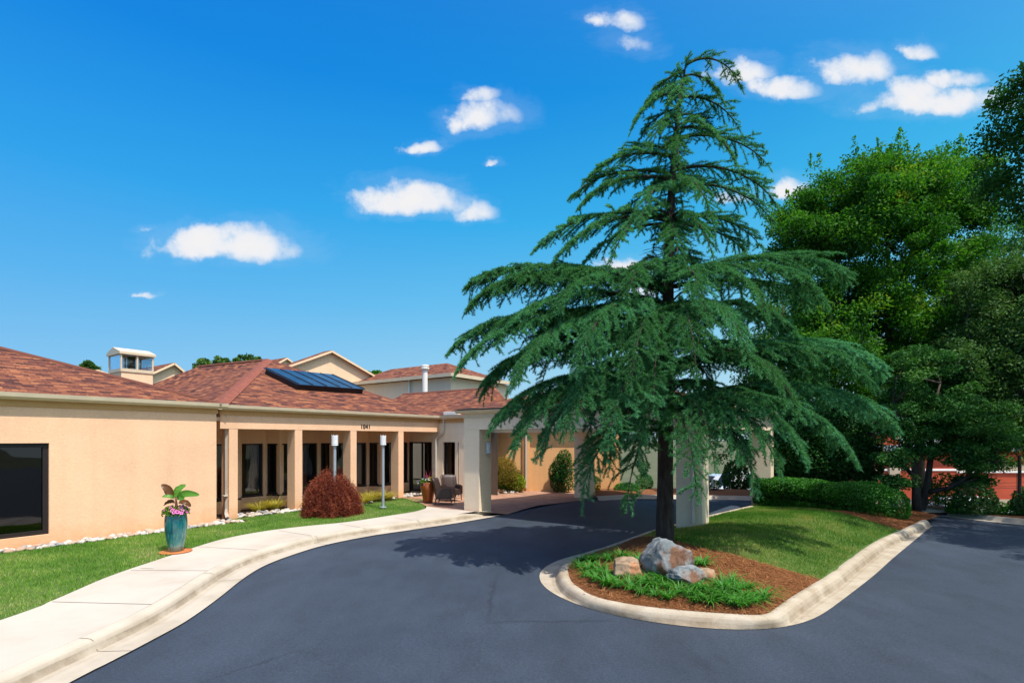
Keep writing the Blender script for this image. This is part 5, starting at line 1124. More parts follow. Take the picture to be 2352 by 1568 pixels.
# maple behind the hedge: two stems, bright green crown
y0 = 19.5; mb0 = tp(1985,1110,y0,.1)
broad('maple_tree', mb0, [([mb0, tp(1988,1000,y0), tp(1985,900,y0), tp(1940,760,y0), tp(1910,640,y0), tp(1900,520,y0)], [.36,.27,.22,.15,.09,.04]), ([tp(1992,1010,y0), tp(2010,880,y0+.3), tp(2050,740,y0+.3), tp(2090,600,y0+.3), tp(2110,470,y0+.3)], [.22,.17,.13,.08,.03]), ([tp(1960,830,y0), tp(1890,720,y0-.5), tp(1830,600,y0-.5)],[.12,.09,.03]), ([tp(2040,780,y0),tp(2040,600,y0),tp(2030,430,y0)],[.10,.07,.02])],
  [(tp(2010,540,y0), (3.1,2.6,2.7), 150), (tp(1900,500,y0-.3),(1.6,1.6,1.6), 46), (tp(2100,470,y0),(2.0,1.8,1.7), 60), (tp(1830,560,y0-.5),(1.0,1.2,.9), 22), (tp(2000,760,y0),(2.8,2.4,1.8), 80), (tp(1900,820,y0-1.2),(1.6,1.4,1.2),34), (tp(2190,560,y0+.5),(1.5,1.6,1.9),40), (tp(2245,450,y0+.5),(1.1,1,1.4),30), (tp(2060,900,y0-.6),(1.7,1.3,1.0),26), (tp(2010,420,y0),(1.5,1.4,1.1),30), (tp(1940,700,y0-.5),(2.0,1.6,1.3),46), (tp(2070,790,y0+.6),(1.9,1.5,1.5),42), (tp(2180,700,y0+.8),(1.3,1.3,1.5),30)],
  320, .118, 'maple', 'big bright green maple rising behind the hedge', .7, .35, hue=.43, spires=7, r0=.55, ctint=.2)
# darker trees right of it
y1 = 25; b_ = tp(1790,1080,y1,-.3)
broad('background_tree', b_, [([b_, tp(1790,950,y1), tp(1795,800,y1), tp(1800,700,y1)], [.3,.24,.15,.05])], [(tp(1800,820,y1),(3.0,2.2,3.3),110), (tp(1900,980,y1-1),(3.0,1.8,1.8),70), (tp(1690,980,y1),(1.6,1.5,1.6),36)], 270, .13, 'oak', 'dark green tree half hidden behind the cedar boughs', hue=.62, r0=.6)
y2 = 24; b_ = tp(2112,1120,y2,-1.5)
broad('background_tree', b_, [([b_, tp(2112,960,y2), tp(2160,800,y2), tp(2210,650,y2)], [.22,.19,.14,.05])], [(tp(2200,830,y2),(3.2,2.4,3.4),150), (tp(2290,640,y2),(2.6,2.2,2.6),90), (tp(2110,900,y2-1),(1.8,1.6,1.3),34)], 280, .125, 'oak', 'dark dense tree behind the small road side tree', hue=.62, r0=.6)
y3 = 17.5; b_ = tp(2420,1190,y3,.0)
broad('greyish_tree', b_, [([b_, tp(2410,1000,y3), tp(2380,850,y3), tp(2350,700,y3)], [.25,.2,.13,.04]), ([tp(2400,950,y3),tp(2300,860,y3-.3),tp(2230,800,y3-.5)],[.12,.08,.02])], [(tp(2300,720,y3),(1.75,1.6,1.8),105), (tp(2250,840,y3-.4),(1.3,1.2,1.2),55), (tp(2370,880,y3-.3),(2.0,1.6,1.2),75), (tp(2280,960,y3-.4),(1.7,1.3,.7),60), (tp(2330,1010,y3-.6),(1.3,1.1,.55),44), (tp(2240,1010,y3-.3),(1.0,.9,.45),26), (tp(2190,900,y3),(1.2,1.2,1.0),40), (tp(2340,800,y3-.2),(1.6,1.4,1.3),60), (tp(2400,640,y3),(1.5,1.5,1.6),46)], 230, .10, 'willow', 'grey green fine leaved tree leaning in from the right edge', .8, .3, hue=.58, r0=.42, ctint=.12)
# small multi-stemmed tree at the road
y4 = 16.6; b_ = tp(2106,1186,y4,.05)
broad('small_tree', b_, [([b_, tp(2104,1120,y4), tp(2100,1060,y4), tp(2078,990,y4-.2), tp(2050,930,y4-.3)], [.15,.115,.09,.06,.025]), ([b_+Vector((.2,.1,0)), tp(2130,1110,y4+.1), tp(2140,1030,y4), tp(2140,950,y4), tp(2160,880,y4)], [.12,.095,.075,.05,.02]), ([tp(2103,1100,y4), tp(2070,1060,y4-.3), tp(2040,1030,y4-.5)],[.07,.05,.02]), ([tp(2134,1130,y4), tp(2180,1120,y4-.3), tp(2220,1095,y4-.5), tp(2262,1075,y4-.6)],[.08,.06,.04,.015]), ([tp(2138,1050,y4),tp(2200,1010,y4-.4),tp(2260,990,y4-.6)],[.07,.05,.02])],
  [(tp(2090,950,y4),(1.3,1.2,.8),46), (tp(2180,960,y4-.2),(1.5,1.3,.8),56), (tp(2130,1020,y4-.4),(1.0,.9,.42),20), (tp(2245,1070,y4-.6),(.55,.5,.2),9), (tp(2055,1055,y4-.5),(.5,.4,.22),12), (tp(2062,1105,y4-.5),(.42,.4,.2),9), (tp(2200,1040,y4-.5),(.9,.7,.35),22), (tp(2235,1105,y4-.3),(.5,.4,.16),9), (tp(2290,1062,y4-.5),(.5,.4,.16),9), (tp(2250,1000,y4-.5),(1.1,1.0,.5),26), (tp(2120,850,y4),(1.6,1.4,1.0),44)], 190, .095, 'oak', 'small dark tree with several black stems at the bend of the road', .5, .2, hue=.62, r0=.36)
# overhanging tree beyond the right edge of the picture, whose shade falls on the road
y5 = 11.5; b_ = Vector((15.8, 10.2, 0))
broad('overhanging_tree', b_, [([b_, Vector((15.7,10.2,3)), Vector((15.4,10.3,6)), Vector((15.0,10.5,9)), Vector((14.8,10.6,11.5))], [.4,.33,.27,.17,.04])], [(Vector((14.9,10.6,9.0)),(3.6,3.2,3.4),130), (tp(2345,400,12.5),(.55,1.2,1.0),22), (tp(2352,230,12.2),(.5,1.0,.8),16), (Vector((15.2,9.5,6)),(3.4,3.4,2.0),70)], 260, .10, 'oak', 'dark overhanging tree entering at the top of the right edge', hue=.45, r0=.5)
b_ = Vector((19, 3.5, 0))
broad('shade_tree', b_, [([b_, Vector((18.8,3.6,4)), Vector((18.5,4,9))], [.45,.35,.1])], [(Vector((18.2,4.2,10.5)),(4.0,3.8,3.6),120), (Vector((17,6.8,7.5)),(2.6,2.6,2.2),50)], 130, .22, 'oak', 'dark shade tree standing right of the road outside the picture', hue=.45, r0=.7)
# ------------------------------------------------------------------ hedge and shrubs
def shrub(name, base, blobs, per_m2, size, mat, label, cat, hue=.5, inner='shrub', group=None, aspect=.55, drop=0., up=.6):
    t = thing(name, base, label, cat, group); P_, T_ = [], []; m = MB()
    for c, r in blobs:
        c = np.array(tuple(c)); r = np.array(r); n = int(per_m2*(r[0]*r[1]+r[0]*r[2]+r[1]*r[2])*8); d = unit(n); bump = 1+.10*np.array([mnoise.noise(Vector(q*2.4)+Vector((c[0],0,0))) for q in d])+.05*np.array([mnoise.noise(Vector(q*7)) for q in d])
        q = c+d*r*(bump*np.where(RNG.uniform(0,1,n) < .35, RNG.uniform(.35,1,n), 1-.18*RNG.uniform(0,1,n)**2))[:,None]; k = q[:,2] > base.z+.02; P_.append(q[k]); T_.append((hue+.25*np.array([mnoise.noise(Vector(v*1.7)) for v in q])+RNG.normal(0,.13,n))[k])
        m.tube([Vector((c[0],c[1],base.z-.02)), Vector(c)], [.03,.01], 5)
    build('trunk', m, M['twig'], t); crown('foliage', np.concatenate(P_), size, M[mat], t, np.concatenate(T_), up, drop, aspect); return t
hb = iz(1990,1175); hb = Vector((hb.x, hb.y+.5, .2))
def hp_(px, py, y): return at(px, py, y)
HG = thing('hedge', Vector((11.2,16.2,.12)), 'low clipped bright green hedge along the mulch at the back of the island', 'hedge')
hc = resample(curve([(8.9,18.4),(9.45,17.5),(9.98,16.55),(10.33,15.65),(10.50,15.0)]), .05); hn = normals2(hc); hpts, htin, hcore = [], [], MB(); K_ = 26
sec_ = [(math.copysign(abs(math.cos(t))**.55, math.cos(t)), math.copysign(abs(math.sin(t))**.55, math.sin(t))) for t in np.linspace(-.35, math.pi+.35, K_)]
sl_ = np.concatenate([[0], np.cumsum(np.hypot(*np.diff(hc, axis=0).T))]); ef = np.sqrt(np.clip(1-np.clip((sl_-(sl_[-1]-.75))/.78, 0, 1)**2.4, .02, 1)); ef *= 1+.10*np.sin(sl_*2.1)*.6+.12*sm(sl_, sl_[-1]-1.8, sl_[-1]-.7)
ec = np.where(sl_ > sl_[-1]-.9, np.maximum(0, ef-.9*(sl_-(sl_[-1]-.9))), ef)
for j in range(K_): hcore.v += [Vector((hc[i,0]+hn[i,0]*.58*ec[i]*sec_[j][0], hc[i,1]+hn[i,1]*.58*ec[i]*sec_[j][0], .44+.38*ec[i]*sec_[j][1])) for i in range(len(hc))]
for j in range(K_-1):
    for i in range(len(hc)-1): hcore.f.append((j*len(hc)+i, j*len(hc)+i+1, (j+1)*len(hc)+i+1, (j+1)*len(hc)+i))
build('shade_core', hcore, flat('hedge_inside', (.012,.035,.008), .95), HG)  # solid core, coloured dark to stand in for shade behind the leaves
nH = 52000; ii = RNG.integers(0, len(hc), nH); tt_ = RNG.uniform(-.4, math.pi+.4, nH)
cx2 = np.sign(np.cos(tt_))*np.abs(np.cos(tt_))**.55; sz2 = np.sign(np.sin(tt_))*np.abs(np.sin(tt_))**.55; und = .12*np.array([mnoise.noise(Vector((hc[i,0]*1.5, hc[i,1]*1.5, t))) for i, t in zip(ii, tt_)])
ii = np.where(RNG.uniform(0,1,nH) < .26, len(hc)-1-(15*RNG.uniform(0,1,nH)**2.2).astype(int), ii)
rr2 = ef[ii]*(.74+und)*(1.06-.16*RNG.uniform(0,1,nH)); hx = hc[ii,0]+hn[ii,0]*rr2*cx2; hy = hc[ii,1]+hn[ii,1]*rr2*cx2; hz2 = .46+ef[ii]*(.54+und)*sz2*(1.03-.10*RNG.uniform(0,1,nH))
hx += RNG.normal(0,.03,nH); hy += RNG.normal(0,.03,nH); kp = hz2 > .1; hp3 = np.stack([hx, hy, hz2], 1)[kp]
ne_ = 13000; de_ = unit(ne_); ce_ = np.array([10.40,15.1,.46]); se_ = np.sign(de_)*np.abs(de_)**.8; se_ /= (np.abs(se_)**2.6).sum(1)[:,None]**(1/2.6)
un_ = np.array([mnoise.noise(Vector(q*2.2)) for q in de_]); qe_ = ce_+se_*np.array([.86,.84,.60])*((1+.09*un_)*np.where(RNG.uniform(0,1,ne_) < .3, RNG.uniform(.6,1,ne_), 1-.1*RNG.uniform(0,1,ne_)))[:,None]; hp3 = np.concatenate([hp3, qe_[qe_[:,2] > .1]])
crown('foliage', hp3, .062, M['hedge'], HG, .45+.3*vnoise(hp3[:,0], hp3[:,1], 2.2)+RNG.normal(0,.15,len(hp3)), .7, 0, .6)
shrub('holly_shrub', tp(1900,1120,18.6,.1), [(tp(1870,1040,18.8),(1.5,1.0,1.2)), (tp(1950,1060,18.3),(1.1,.9,1.1)), (tp(1810,1060,19.2),(1.0,.9,1.0)), (tp(1905,980,19),(1.2,1,.9))], 420, .10, 'shrub', 'large dark glossy shrub between the hedge and the maple', 'shrub', .38)
BUS = 'round shrubs across the road'
def b_at(px, py, w, h, lb, mat='hedge', y=None, per=700, hue=.5, nm='round_shrub', cat='shrub', g=BUS, size=.06):
    p = gp(px, py, .08) if y is None else at(px, py, y); s = p.y/F; shrub(nm, p, [(p+Z*h*s*.5, (w*s*.5, w*s*.45, h*s*.55))], per, size, mat, lb, cat, hue, group=g)
b_at(2290,1184,40,24,'bright round clipped shrub across the road, the left one of the front pair'); b_at(2330,1186,42,24,'bright round clipped shrub beside the dark utility pole, front pair')
b_at(2297,1177,34,24,'round clipped shrub behind the left one of the front pair'); b_at(2336,1174,38,28,'round clipped shrub behind the one next to the utility pole')
b_at(2240,1183,84,72,'loose feathery olive shrub in front of the red store', 'willow', hue=.7, nm='olive_shrub', g=None, size=.10, per=330)
b_at(2360,1188,60,66,'loose olive shrub at the right edge behind the utility pole', 'willow', hue=.6, nm='olive_shrub', g=None, size=.10, per=330)
yb = at(2165,1186,19); shrub('young_tree', yb, [(at(2150,1150,19),(.62,.5,.42)), (at(2188,1140,19.2),(.6,.5,.38)), (at(2172,1108,19),(.55,.45,.34)), (at(2130,1122,19),(.4,.4,.24)), (at(2205,1165,18.8),(.5,.4,.24))], 110, .11, 'shrub', 'young leafy green tree low beyond the end of the road', 'tree', .75, drop=.3)
b_at(2200,1180,50,20,'low dark green shrub by the storm drain', 'hedge', hue=.3, nm='low_shrub', g=None)
# planting by the canopy
def ab(a, b, z=.15): return P(a, b, z)
AM = wpx(1152)+WN*.75
t = thing('amber_maple', AM, 'feathery amber green laceleaf shrub against the orange wall under the canopy', 'shrub')
m = MB(); base, tip, T = [], [], []
for i in range(14): g = RNG.uniform(0,6.28); m.tube([AM, AM+Vector((.3*math.cos(g),.3*math.sin(g),.8)), AM+Vector((.8*math.cos(g),.8*math.sin(g),1.1))], [.03,.02,.006], 5)
build('branches', m, M['twig'], t)
for i in range(620):
    g = RNG.uniform(0,6.28); r = .95*math.sqrt(RNG.uniform(.02,1)); z = (1.65*(1-.6*(r/1.0)**2))*RNG.uniform(.45,1); c = np.array([AM.x+r*math.cos(g), AM.y+r*.8*math.sin(g), AM.z+z]); k = 22; tt = .2+.6*z/1.65+RNG.normal(0,.12)
    b = c+RNG.normal(0,.07,(k,3)); d = np.array([math.cos(g),math.sin(g),-.3])*.6+RNG.normal(0,.6,(k,3)); d /= np.linalg.norm(d,axis=1)[:,None]; base.append(b); tip.append(b+d*RNG.uniform(.06,.12,k)[:,None]); T.append(tt+RNG.normal(0,.1,k))
tris('foliage', np.concatenate(base), np.concatenate(tip), .02, M['amber'], t, np.concatenate(T))
def wall_shrub(px, a, w, h, lb, mat, nm='leafy_shrub', hue=.5, size=.09, per=420, zc=.5):
    p = wpx(px)+WN*a; shrub(nm, p, [(p+Z*h*zc, (w/2, w/2.2, h*.52))], per, size, mat, lb, 'shrub', hue)
wall_shrub(1185, .65, 1.0, .85, 'bright lime green leafy shrub at the foot of the orange wall', 'limeleaf', hue=.55)
wall_shrub(1150, .8, .9, .6, 'dark green low shrub below the amber laceleaf shrub', 'hedge', hue=.25)
UB2 = wpx(1291)+WN*.5
shrub('upright_shrub', UB2, [(UB2+Z*.55,(.55,.45,.62)), (UB2+Z*1.15,(.46,.40,.55)), (UB2+WT*.1+Z*1.5,(.34,.32,.42)), (UB2-WT*.2+Z*.9,(.42,.4,.5))], 330, .075, 'shrub', 'dark upright evergreen shrub beside the far canopy column', 'shrub', .4)
b_at(1370,1135,20,40,'yellow green shrub just right of the far canopy column', 'limeleaf', y=22, hue=.8, nm='yellow_shrub', g=None)
b_at(1440,1133,60,24,'low green shrub in the mulch bank left of the cedar trunk', 'hedge', y=22.3, g=None, nm='low_shrub')
b_at(1640,1124,34,22,'low dark green shrub in the mulch bank between the near and far canopy columns', 'hedge', y=22.2, g=None, nm='low_shrub', hue=.35)
b_at(1480,1128,40,40,'green shrub behind the cedar trunk', 'hedge', y=23, g=None, nm='leafy_shrub')
b_at(1690,1140,60,80,'dark bushy shrub left of the far right canopy column', 'shrub', y=23.5, g=None, nm='dark_shrub', size=.12, per=300)
# ------------------------------------------------------------------ rooftops behind the hotel
def wallbox(m, p, du, dn, lu, ln, z0, z1):
    c = [p, p+dn*ln, p+du*lu+dn*ln, p+du*lu]; m.hexa([Vector((q.x,q.y,z0)) for q in c]+[Vector((q.x,q.y,z1)) for q in c])
def along(p, d, px):
    k = (px-CX)/F; return -(p.x-k*p.y)/(d.x-k*d.y)
# upper wing with hip roof (corner at 1036)
c = at(1036, 864, 30); c.z = 0; ze = zat(866, c); lu = along(c, U, 1168); ln = -along(c, NV, 818)
UW = thing('upper_wing', c, 'pale upper storey with a brown hip roof rising behind the entry roof', 'building')
m = MB(); wallbox(m, c, U, -NV, lu, ln, 0, ze); build('wall', m, M['pale'], UW)
m = MB(); o_ = .35; e = [c-U*o_+NV*o_, c+U*(lu+o_)+NV*o_, c+U*(lu+o_)-NV*(ln+o_), c-U*o_-NV*(ln+o_)]; e = [Vector((q.x,q.y,ze+.1)) for q in e]
h = (lu+2*o_)/2; zr = zat(836, c+U*h-NV*h); 
k1 = (e[0]+e[1])/2-NV*h; k2 = k1-NV*(-along(k1, NV, 897)); k1.z = k2.z = zr
roofpoly(m, [e[0], e[1], k1], e[0], e[1], None); roofpoly(m, [e[3], e[0], k1, k2], e[3], e[0], None); roofpoly(m, [e[1], e[2], k2, k1], e[1], e[2], None); roofpoly(m, [e[2], e[3], k2], e[2], e[3], None); build('roof', m, M['shingle'], UW)
m = MB(); q = [Vector((p.x,p.y,ze-.05)) for p in e]; m.hexa(q+[p+Z*.22 for p in q]); 
fa = MB()
for a_, b_ in ((e[0],e[1]),(e[3],e[0])): t = (b_-a_).normalized(); fa.box((a_+b_)/2-Z*.0, t*((b_-a_).length/2), t.cross(Z)*.05, Z*.10)
build('gutter', fa, M['gutter'], UW)
m = MB(); m.bx
pv = c-NV*along(c,-NV,943)*1; q = c-NV*(along(c,-NV,942)); m = MB(); m.tube([Vector((q.x,q.y,3))-U*.08, Vector((q.x,q.y,ze))-U*.08], .07, 6); build('downspout', m, M['white'], UW)
vp_ = at(976, 870, 28); VPI = thing('vent_pipe', Vector((vp_.x,vp_.y,3.6)), 'white capped vent pipe standing on the roof in front of the upper storey', 'vent pipe')
m = MB(); s = vp_.y/F; m.tube([Vector((vp_.x,vp_.y,3.6)), Vector((vp_.x,vp_.y,zat(846,vp_)))], 6.2*s, 14); build('pipe', m, M['white'], VPI)
m = MB(); m.lathe(Vector((vp_.x,vp_.y,zat(850,vp_))), [(7*s,0),(10*s,.06),(10*s,.14),(8*s,.15),(8*s,.2),(9.5*s,.21),(9*s,.27),(2*s,.3)], 16); build('cap', m, M['white'], VPI)
def gable(name, pk, l, r, y, yb, label, fascia='white', dorm=0, back=9., bd=None):
    """gabled block: peak, eaves given by photo pixels at distance y"""
    p, a, b = at(*pk, y), at(*l, y), at(*r, y)
    # the gable end faces -u, so its two eaves lie along the n direction
    pa = Vector((p.x, p.y, 0)); ta = along(pa, -U, l[0]); tb = along(pa, U, r[0]); qa = pa-U*ta; qb = pa+U*tb; za = EYE+(HY-l[1])*qa.y/F; zb = EYE+(HY-r[1])*qb.y/F; zp = p.z
    t = thing(name, pa, label, 'building'); m = MB(); fr = [Vector((qa.x,qa.y,0)), Vector((qb.x,qb.y,0)), Vector((qb.x,qb.y,zb)), Vector((pa.x,pa.y,zp)), Vector((qa.x,qa.y,za))]; bk = [v-NV*back for v in fr]
    n = 5; m.v = fr+bk; m.f = [tuple(range(5)), tuple(range(9,4,-1))]+[(i,(i+1)%5,5+(i+1)%5,5+i) for i in range(5)]; build('wall', m, M['peach'] if fascia == 'trim' else M['pale2'], t)
    m = MB(); up = Z*.06; 
    A0, P0, B0 = fr[4]-U*.25-Z*.1+NV*.25+up, fr[3]+NV*.25+up, fr[2]+U*.25-Z*.1+NV*.25+up
    bk_ = -NV*(back+.3); roofpoly(m, [A0, P0, P0+bk_, A0+bk_], A0, A0-NV, None); roofpoly(m, [P0, B0, B0+bk_, P0+bk_], B0, B0-NV, None); build('roof', m, M['shingle'], t)
    m = MB()
    for s_, e_ in ((A0,P0),(P0,B0)): d = (e_-s_).normalized(); m.box((s_+e_)/2-Z*.08+NV*.01, d*((e_-s_).length/2), NV*.02, d.cross(NV)*.06)
    build('bargeboard', m, M['pale2'], t); return t
M['pale2'] = stucco('gable_stucco', (.80,.57,.38))
gable('gabled_block', (757,807), (655,843), (860,866), 33, 0, 'broad pale gable end rising behind the main roof beside the rooflight', 'gutter', back=.5)
gable('gabled_block', (655,823), (628,840), (680,842), 40, 0, 'small brown roofed gable left of the broad pale gable', 'gutter', back=6)
g2b = at(655,823,40)
gable('gabled_block', (397,835), (350,858), (430,866), 34, 0, 'brown roofed gable block just right of the rooftop chimney', 'gutter', back=9)
gable('gabled_block', (222,850), (150,872), (262,864), 40, 0, 'low brown roof behind the left wing, left of the rooftop chimney', 'gutter', back=9)
# chimney with a glazed cage
c = at(278.5, 845, 19.5); zb_, zm, zt = 3.0, zat(845,c), zat(812,c)
lr = along(c, U, 351); ll = -along(c, NV, 251.5)
CH = thing('rooftop_chimney', Vector((c.x,c.y,zb_)), 'stucco rooftop chimney topped by a glazed cage with a small pitched cap', 'chimney')
c0 = Vector((c.x,c.y,0)); m = MB(); wallbox(m, c0, U, -NV, lr, ll, zb_, zm-.12); build('shaft', m, M['pale2'], CH)
m = MB(); wallbox(m, c0-U*.03+NV*.03, U, -NV, lr+.06, ll+.06, zm-.12, zm+.0); 
for i, (a_, b_) in enumerate(((0,0),(lr,0),(lr,ll),(0,ll),(lr*.5,0),(lr*.5,ll))): q = c0+U*a_-NV*b_; m.tube([Vector((q.x,q.y,zm)), Vector((q.x,q.y,zt))], .035, 6)
build('cage', m, M['gutter'], CH)
m = MB(); q = [c0, c0-NV*ll, c0+U*lr-NV*ll, c0+U*lr]
for a_, b_ in zip(q, q[1:]+q[:1]): m.poly([Vector((a_.x,a_.y,zm)), Vector((b_.x,b_.y,zm)), Vector((b_.x,b_.y,zt)), Vector((a_.x,a_.y,zt))])
build('pane', m, glassmat('cage_glass', (.75,.8,.85), .25), CH)
q = c0+U*lr*.5-NV*ll*.5; m = MB(); m.tube([Vector((q.x,q.y,zm-.1)), Vector((q.x,q.y,zt-.02))], .13, 10); build('flue', m, M['brown'], CH)
m = MB(); e = [c0-U*.08+NV*.08, c0-U*.08-NV*(ll+.08), c0+U*(lr+.08)-NV*(ll+.08), c0+U*(lr+.08)+NV*.08]; e = [Vector((p.x,p.y,zt)) for p in e]; h_ = zat(797, c)-zt
r0_, r1_ = (e[0]+e[1])/2+Z*(h_+.05), (e[2]+e[3])/2+Z*(h_+.05); eu = [p+Z*.09 for p in e]
m.v = e+eu+[r0_, r1_]; m.f = [(0,1,2,3),(0,4,5,1),(1,5,6,2),(2,6,7,3),(3,7,4,0),(4,8,5),(5,8,9,6),(6,9,7),(7,9,8,4)]; build('cap', m, M['gutter'], CH)
# trees far behind the roofs
for i, (px, py, w, h, y, lb) in enumerate([(205,842,30,26,60,'green treetop peeping over the left wing roof beside the chimney'),(470,838,40,34,62,'sunlit treetop over the ridge of the main roof, left one of three'),(512,834,40,34,62,'sunlit treetop over the main roof ridge, middle one of three'),(575,833,70,36,62,'wide sunlit treetop over the main roof ridge, right one of three'),(857,858,32,22,70,'small dark round treetop between the broad gable and the upper storey')]):
    c = at(px, py, y); s = y/F; b_ = Vector((c.x, c.y, -1)); broad('distant_tree', b_, [([b_, Vector((c.x,c.y,c.z*.6)), c], [.3,.2,.05])], [(c+Z*(-h*s*.1),(w*s*.55,w*s*.5,h*s*.5),26),(c-Z*(h*s*1.1),(w*s*.6,w*s*.5,h*s*.9),20)], 90, .38, 'farleaf' if i < 4 else 'maple', lb, hue=.55, r0=h*s*.25)
# ------------------------------------------------------------------ the store below, the car park, poles
Y0 = 44.0; zs = lambda py: EYE+(HY-py)*Y0/F
xs = lambda px: (px-CX)/F*Y0
ST = thing('red_store', (xs(2030), Y0, zs(1166)), 'long red and beige store building across the car park below the road', 'building')
M['red'] = noisy('red_stucco', [(.3,(.33,.050,.022)),(.7,(.42,.075,.034))], .6, .9, 5, bump=.2); M['beige'] = noisy('beige_panel', [(.3,(.34,.27,.18)),(.7,(.43,.35,.25))], .7, .9)
def sbox(m, x0, x1, z0, z1, y0, y1): m.box(((x0+x1)/2,(y0+y1)/2,(z0+z1)/2), Vector((abs(x1-x0)/2,0,0)), Vector((0,abs(y1-y0)/2,0)), Z*(abs(z1-z0)/2))
m = MB(); sbox(m, xs(1990), xs(2700), zs(1146), zs(1034), Y0, Y0+14); build('wall', m, M['red'], ST)
m = MB(); sbox(m, xs(1990), xs(2700), zs(1180), zs(1146), Y0-.06, Y0+14); sbox(m, xs(2039), xs(2063), zs(1146), zs(1030), Y0-.25, Y0); sbox(m, xs(2196), xs(2700), zs(1081), zs(1066), Y0-.10, Y0); build('beige_panel', m, M['beige'], ST)
m = MB(); sbox(m, xs(1990), xs(2038), zs(1080.5), zs(1076), Y0-.08, Y0); sbox(m, xs(2064), xs(2195), zs(1080.5), zs(1076), Y0-.08, Y0); sbox(m, xs(2196), xs(2700), zs(1085), zs(1081), Y0-.14, Y0); build('band', m, M['white'], ST)
for px in (2221, 2277, 2335, 2400):
    m = MB(); sbox(m, xs(px), xs(px)+.05, zs(1140), zs(1086), Y0-.012, Y0); build('panel_joint', m, M['dark_frame'], ST)
m = MB(); sbox(m, xs(1990), xs(2700), zs(1036), zs(1024), Y0-.5, Y0+14); build('parapet', m, flat('grey_blue_parapet',(.22,.27,.33)), ST)
m = MB(); sbox(m, xs(2045), xs(2185), zs(1028), zs(984), Y0+6, Y0+14); build('upper_wall', m, M['red'], ST)
m = MB(); sbox(m, xs(2045), xs(2185), zs(993), zs(990), Y0+5.9, Y0+6.0); sbox(m, xs(2045), xs(2185), zs(984), zs(981), Y0+5.8, Y0+6.2); build('band', m, M['white'], ST)
# car park slab and its cars
CPZ = -3.52
sheet([(4,27.5),(40,24),(60,43.9),(4,43.9)], CPZ+.06, noisy('car_park', [(.3,(.22,.22,.23)),(.7,(.34,.34,.35))], .3, .9), 'car_park')
def paint(name, c): return noisy(name, [(.3,tuple(x*.95 for x in c)),(.7,c)], 2, .3, 3, coat=.6)
def car(loc, rz, body, label, suv=0.):
    t = thing('parked_car', loc, label, 'car', 'cars in the lower car park'); X_, Y_ = Vector((1,0,0)), Vector((0,1,0)); lp = Vector(loc)
    prof = [(-2.2,.32),(-2.22,.62),(-2.12,.86),(-1.75,.95),(-1.15,1.42+suv),(-.2,1.50+suv),(.55,1.44+suv),(1.15,1.0),(1.9,.88),(2.2,.70),(2.25,.40),(2.15,.28)]
    def P2(x, y, z): return lp+Vector((x,y,z))
    def sec(pts, w, wt, name, mat):
        m = MB(); n = len(pts)
        for s in (-1, 1):
            for x, z in pts: m.v.append(P2(x, s*(w if z < 1.0 else wt), z))
        m.f = [tuple(range(n)), tuple(range(2*n-1, n-1, -1))]+[(i, n+i, n+(i+1) % n, (i+1) % n) for i in range(n)]; build(name, m, mat, t, bevel=.05)
    sec(prof, .86, .66, 'body', body)
    for s in (-1, 1):
        m = MB(); y = s*.765; m.poly([P2(-1.35,s*.80,1.0),P2(-.95,s*.68,1.36+suv),P2(.45,s*.68,1.36+suv),P2(.95,s*.80,1.0)]); build('side_window', m, M['dark_frame'], t)
        for x in (-1.4, 1.4): 
            m = MB(); m.tube([P2(x,s*.70,.32),P2(x,s*.88,.32)], .32, 16); w = build('wheel', m, M['drip'], t); m = MB(); m.tube([P2(x,s*.88,.32),P2(x,s*.895,.32)], .19, 12); build('rim', m, M['steel'], w)
    m = MB(); m.poly([P2(-1.72,-.66,.99),P2(-1.72,.66,.99),P2(-1.2,.6,1.40+suv),P2(-1.2,-.6,1.40+suv)]); build('rear_window', m, M['dark_frame'], t)
    m = MB(); m.poly([P2(1.12,-.66,1.04),P2(1.12,.66,1.04),P2(.62,.6,1.41+suv),P2(.62,-.6,1.41+suv)]); build('windscreen', m, M['dark_frame'], t)
    for s in (-1, 1): m = MB(); m.box(P2(-2.2,s*.68,.74), X_*.03, Y_*.12, Z*.07); build('tail_light', m, flat('tail_light',(.5,.02,.02),.3), t)
    t.rotation_euler = (0,0,rz)
PW, PB, PR_ = paint('white_paint_car',(.75,.76,.78)), paint('dark_car_paint',(.05,.06,.08)), paint('silver_car_paint',(.40,.43,.47))
lot = lambda px, y: Vector(((px-CX)/F*y, y, CPZ+.065))
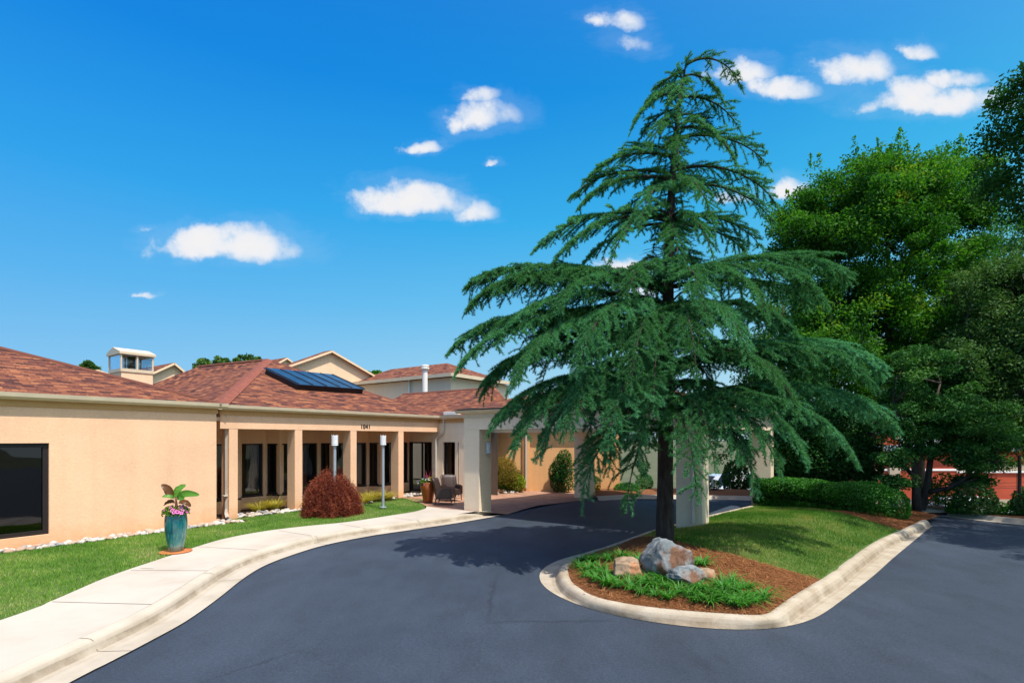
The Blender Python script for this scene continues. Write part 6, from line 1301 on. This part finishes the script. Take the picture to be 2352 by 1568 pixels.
car(Vector((xs(2075)*.86, 38, CPZ+.065)), math.radians(70), PB, 'dark car parked before the red store, left of the small tree trunk'); car(lot(2172,40), math.radians(75), PR_, 'silver car parked in front of the store between the small tree and the olive shrub'); car(lot(2236,39), math.radians(5), PW, 'white car behind the olive shrub in the lower car park', .1)
bl_ = lambda px, py, y: at(px, py, y)
g = bl_(1712,1117,33); g.z = -1.6; car(g, math.radians(12), PW, 'white van like car seen between the two right canopy columns', .45)
g = bl_(1660,1112,38); g.z = -1.66; car(g, math.radians(20), PR_, 'silver car parked farther back between the right canopy columns')
def pole(name, px, ytop, ybase, y, r, lb, zb=None, arms=False):
    b = at(px, ybase, y); b.z = zb if zb is not None else b.z; tp_ = at(px, ytop, y); t = thing(name, b, lb, 'utility pole'); m = MB(); m.tube([b, tp_], [r*1.1, r*.8], 10); build('pole', m, M['twig'], t)
    if arms: m = MB(); c = tp_-Z*.5; m.box(c, Vector((1.1,0,0)), Vector((0,.06,0)), Z*.06); build('crossarm', m, M['twig'], t)
    return tp_
pole('utility_pole', 2342, 1045, 1192, 15.4, .05, 'thin dark pole standing among the clipped shrubs across the road', .05)
t1 = pole('utility_pole', 2027, 950, 1150, 36, .10, 'distant dark utility pole between the maple trunk and the beige pilaster of the store', CPZ, True)
PLW = thing('power_line', at(2027,1090,36), 'thin power cables strung across the front of the red store', 'power line')
for py0, py1 in ((1092,1107),(1096,1111),(1085,1098)):
    a_, b_ = at(1960,py0,36), at(2480,py1,36); m = MB(); m.tube([a_.lerp(b_,i/12)-Z*(.5*(1-(i/6-1)**2)) for i in range(13)], .018, 4); build('cable', m, M['drip'], PLW)
# storm drain inlet at the far kerb
sd = gp(2163,1184,.0); SDT = thing('storm_drain', sd, 'dark storm drain inlet at the end of the road', 'drain'); m = MB(); m.box(sd+Vector((0,.25,.06)), Vector((.5,0,0)), Vector((0,.2,0)), Z*.07); build('lid', m, M['curb_old'], SDT, bevel=.02); m = MB(); m.box(sd+Vector((0,.06,.05)), Vector((.42,0,0)), Vector((0,.02,0)), Z*.045); build('inlet', m, M['drip'], SDT)
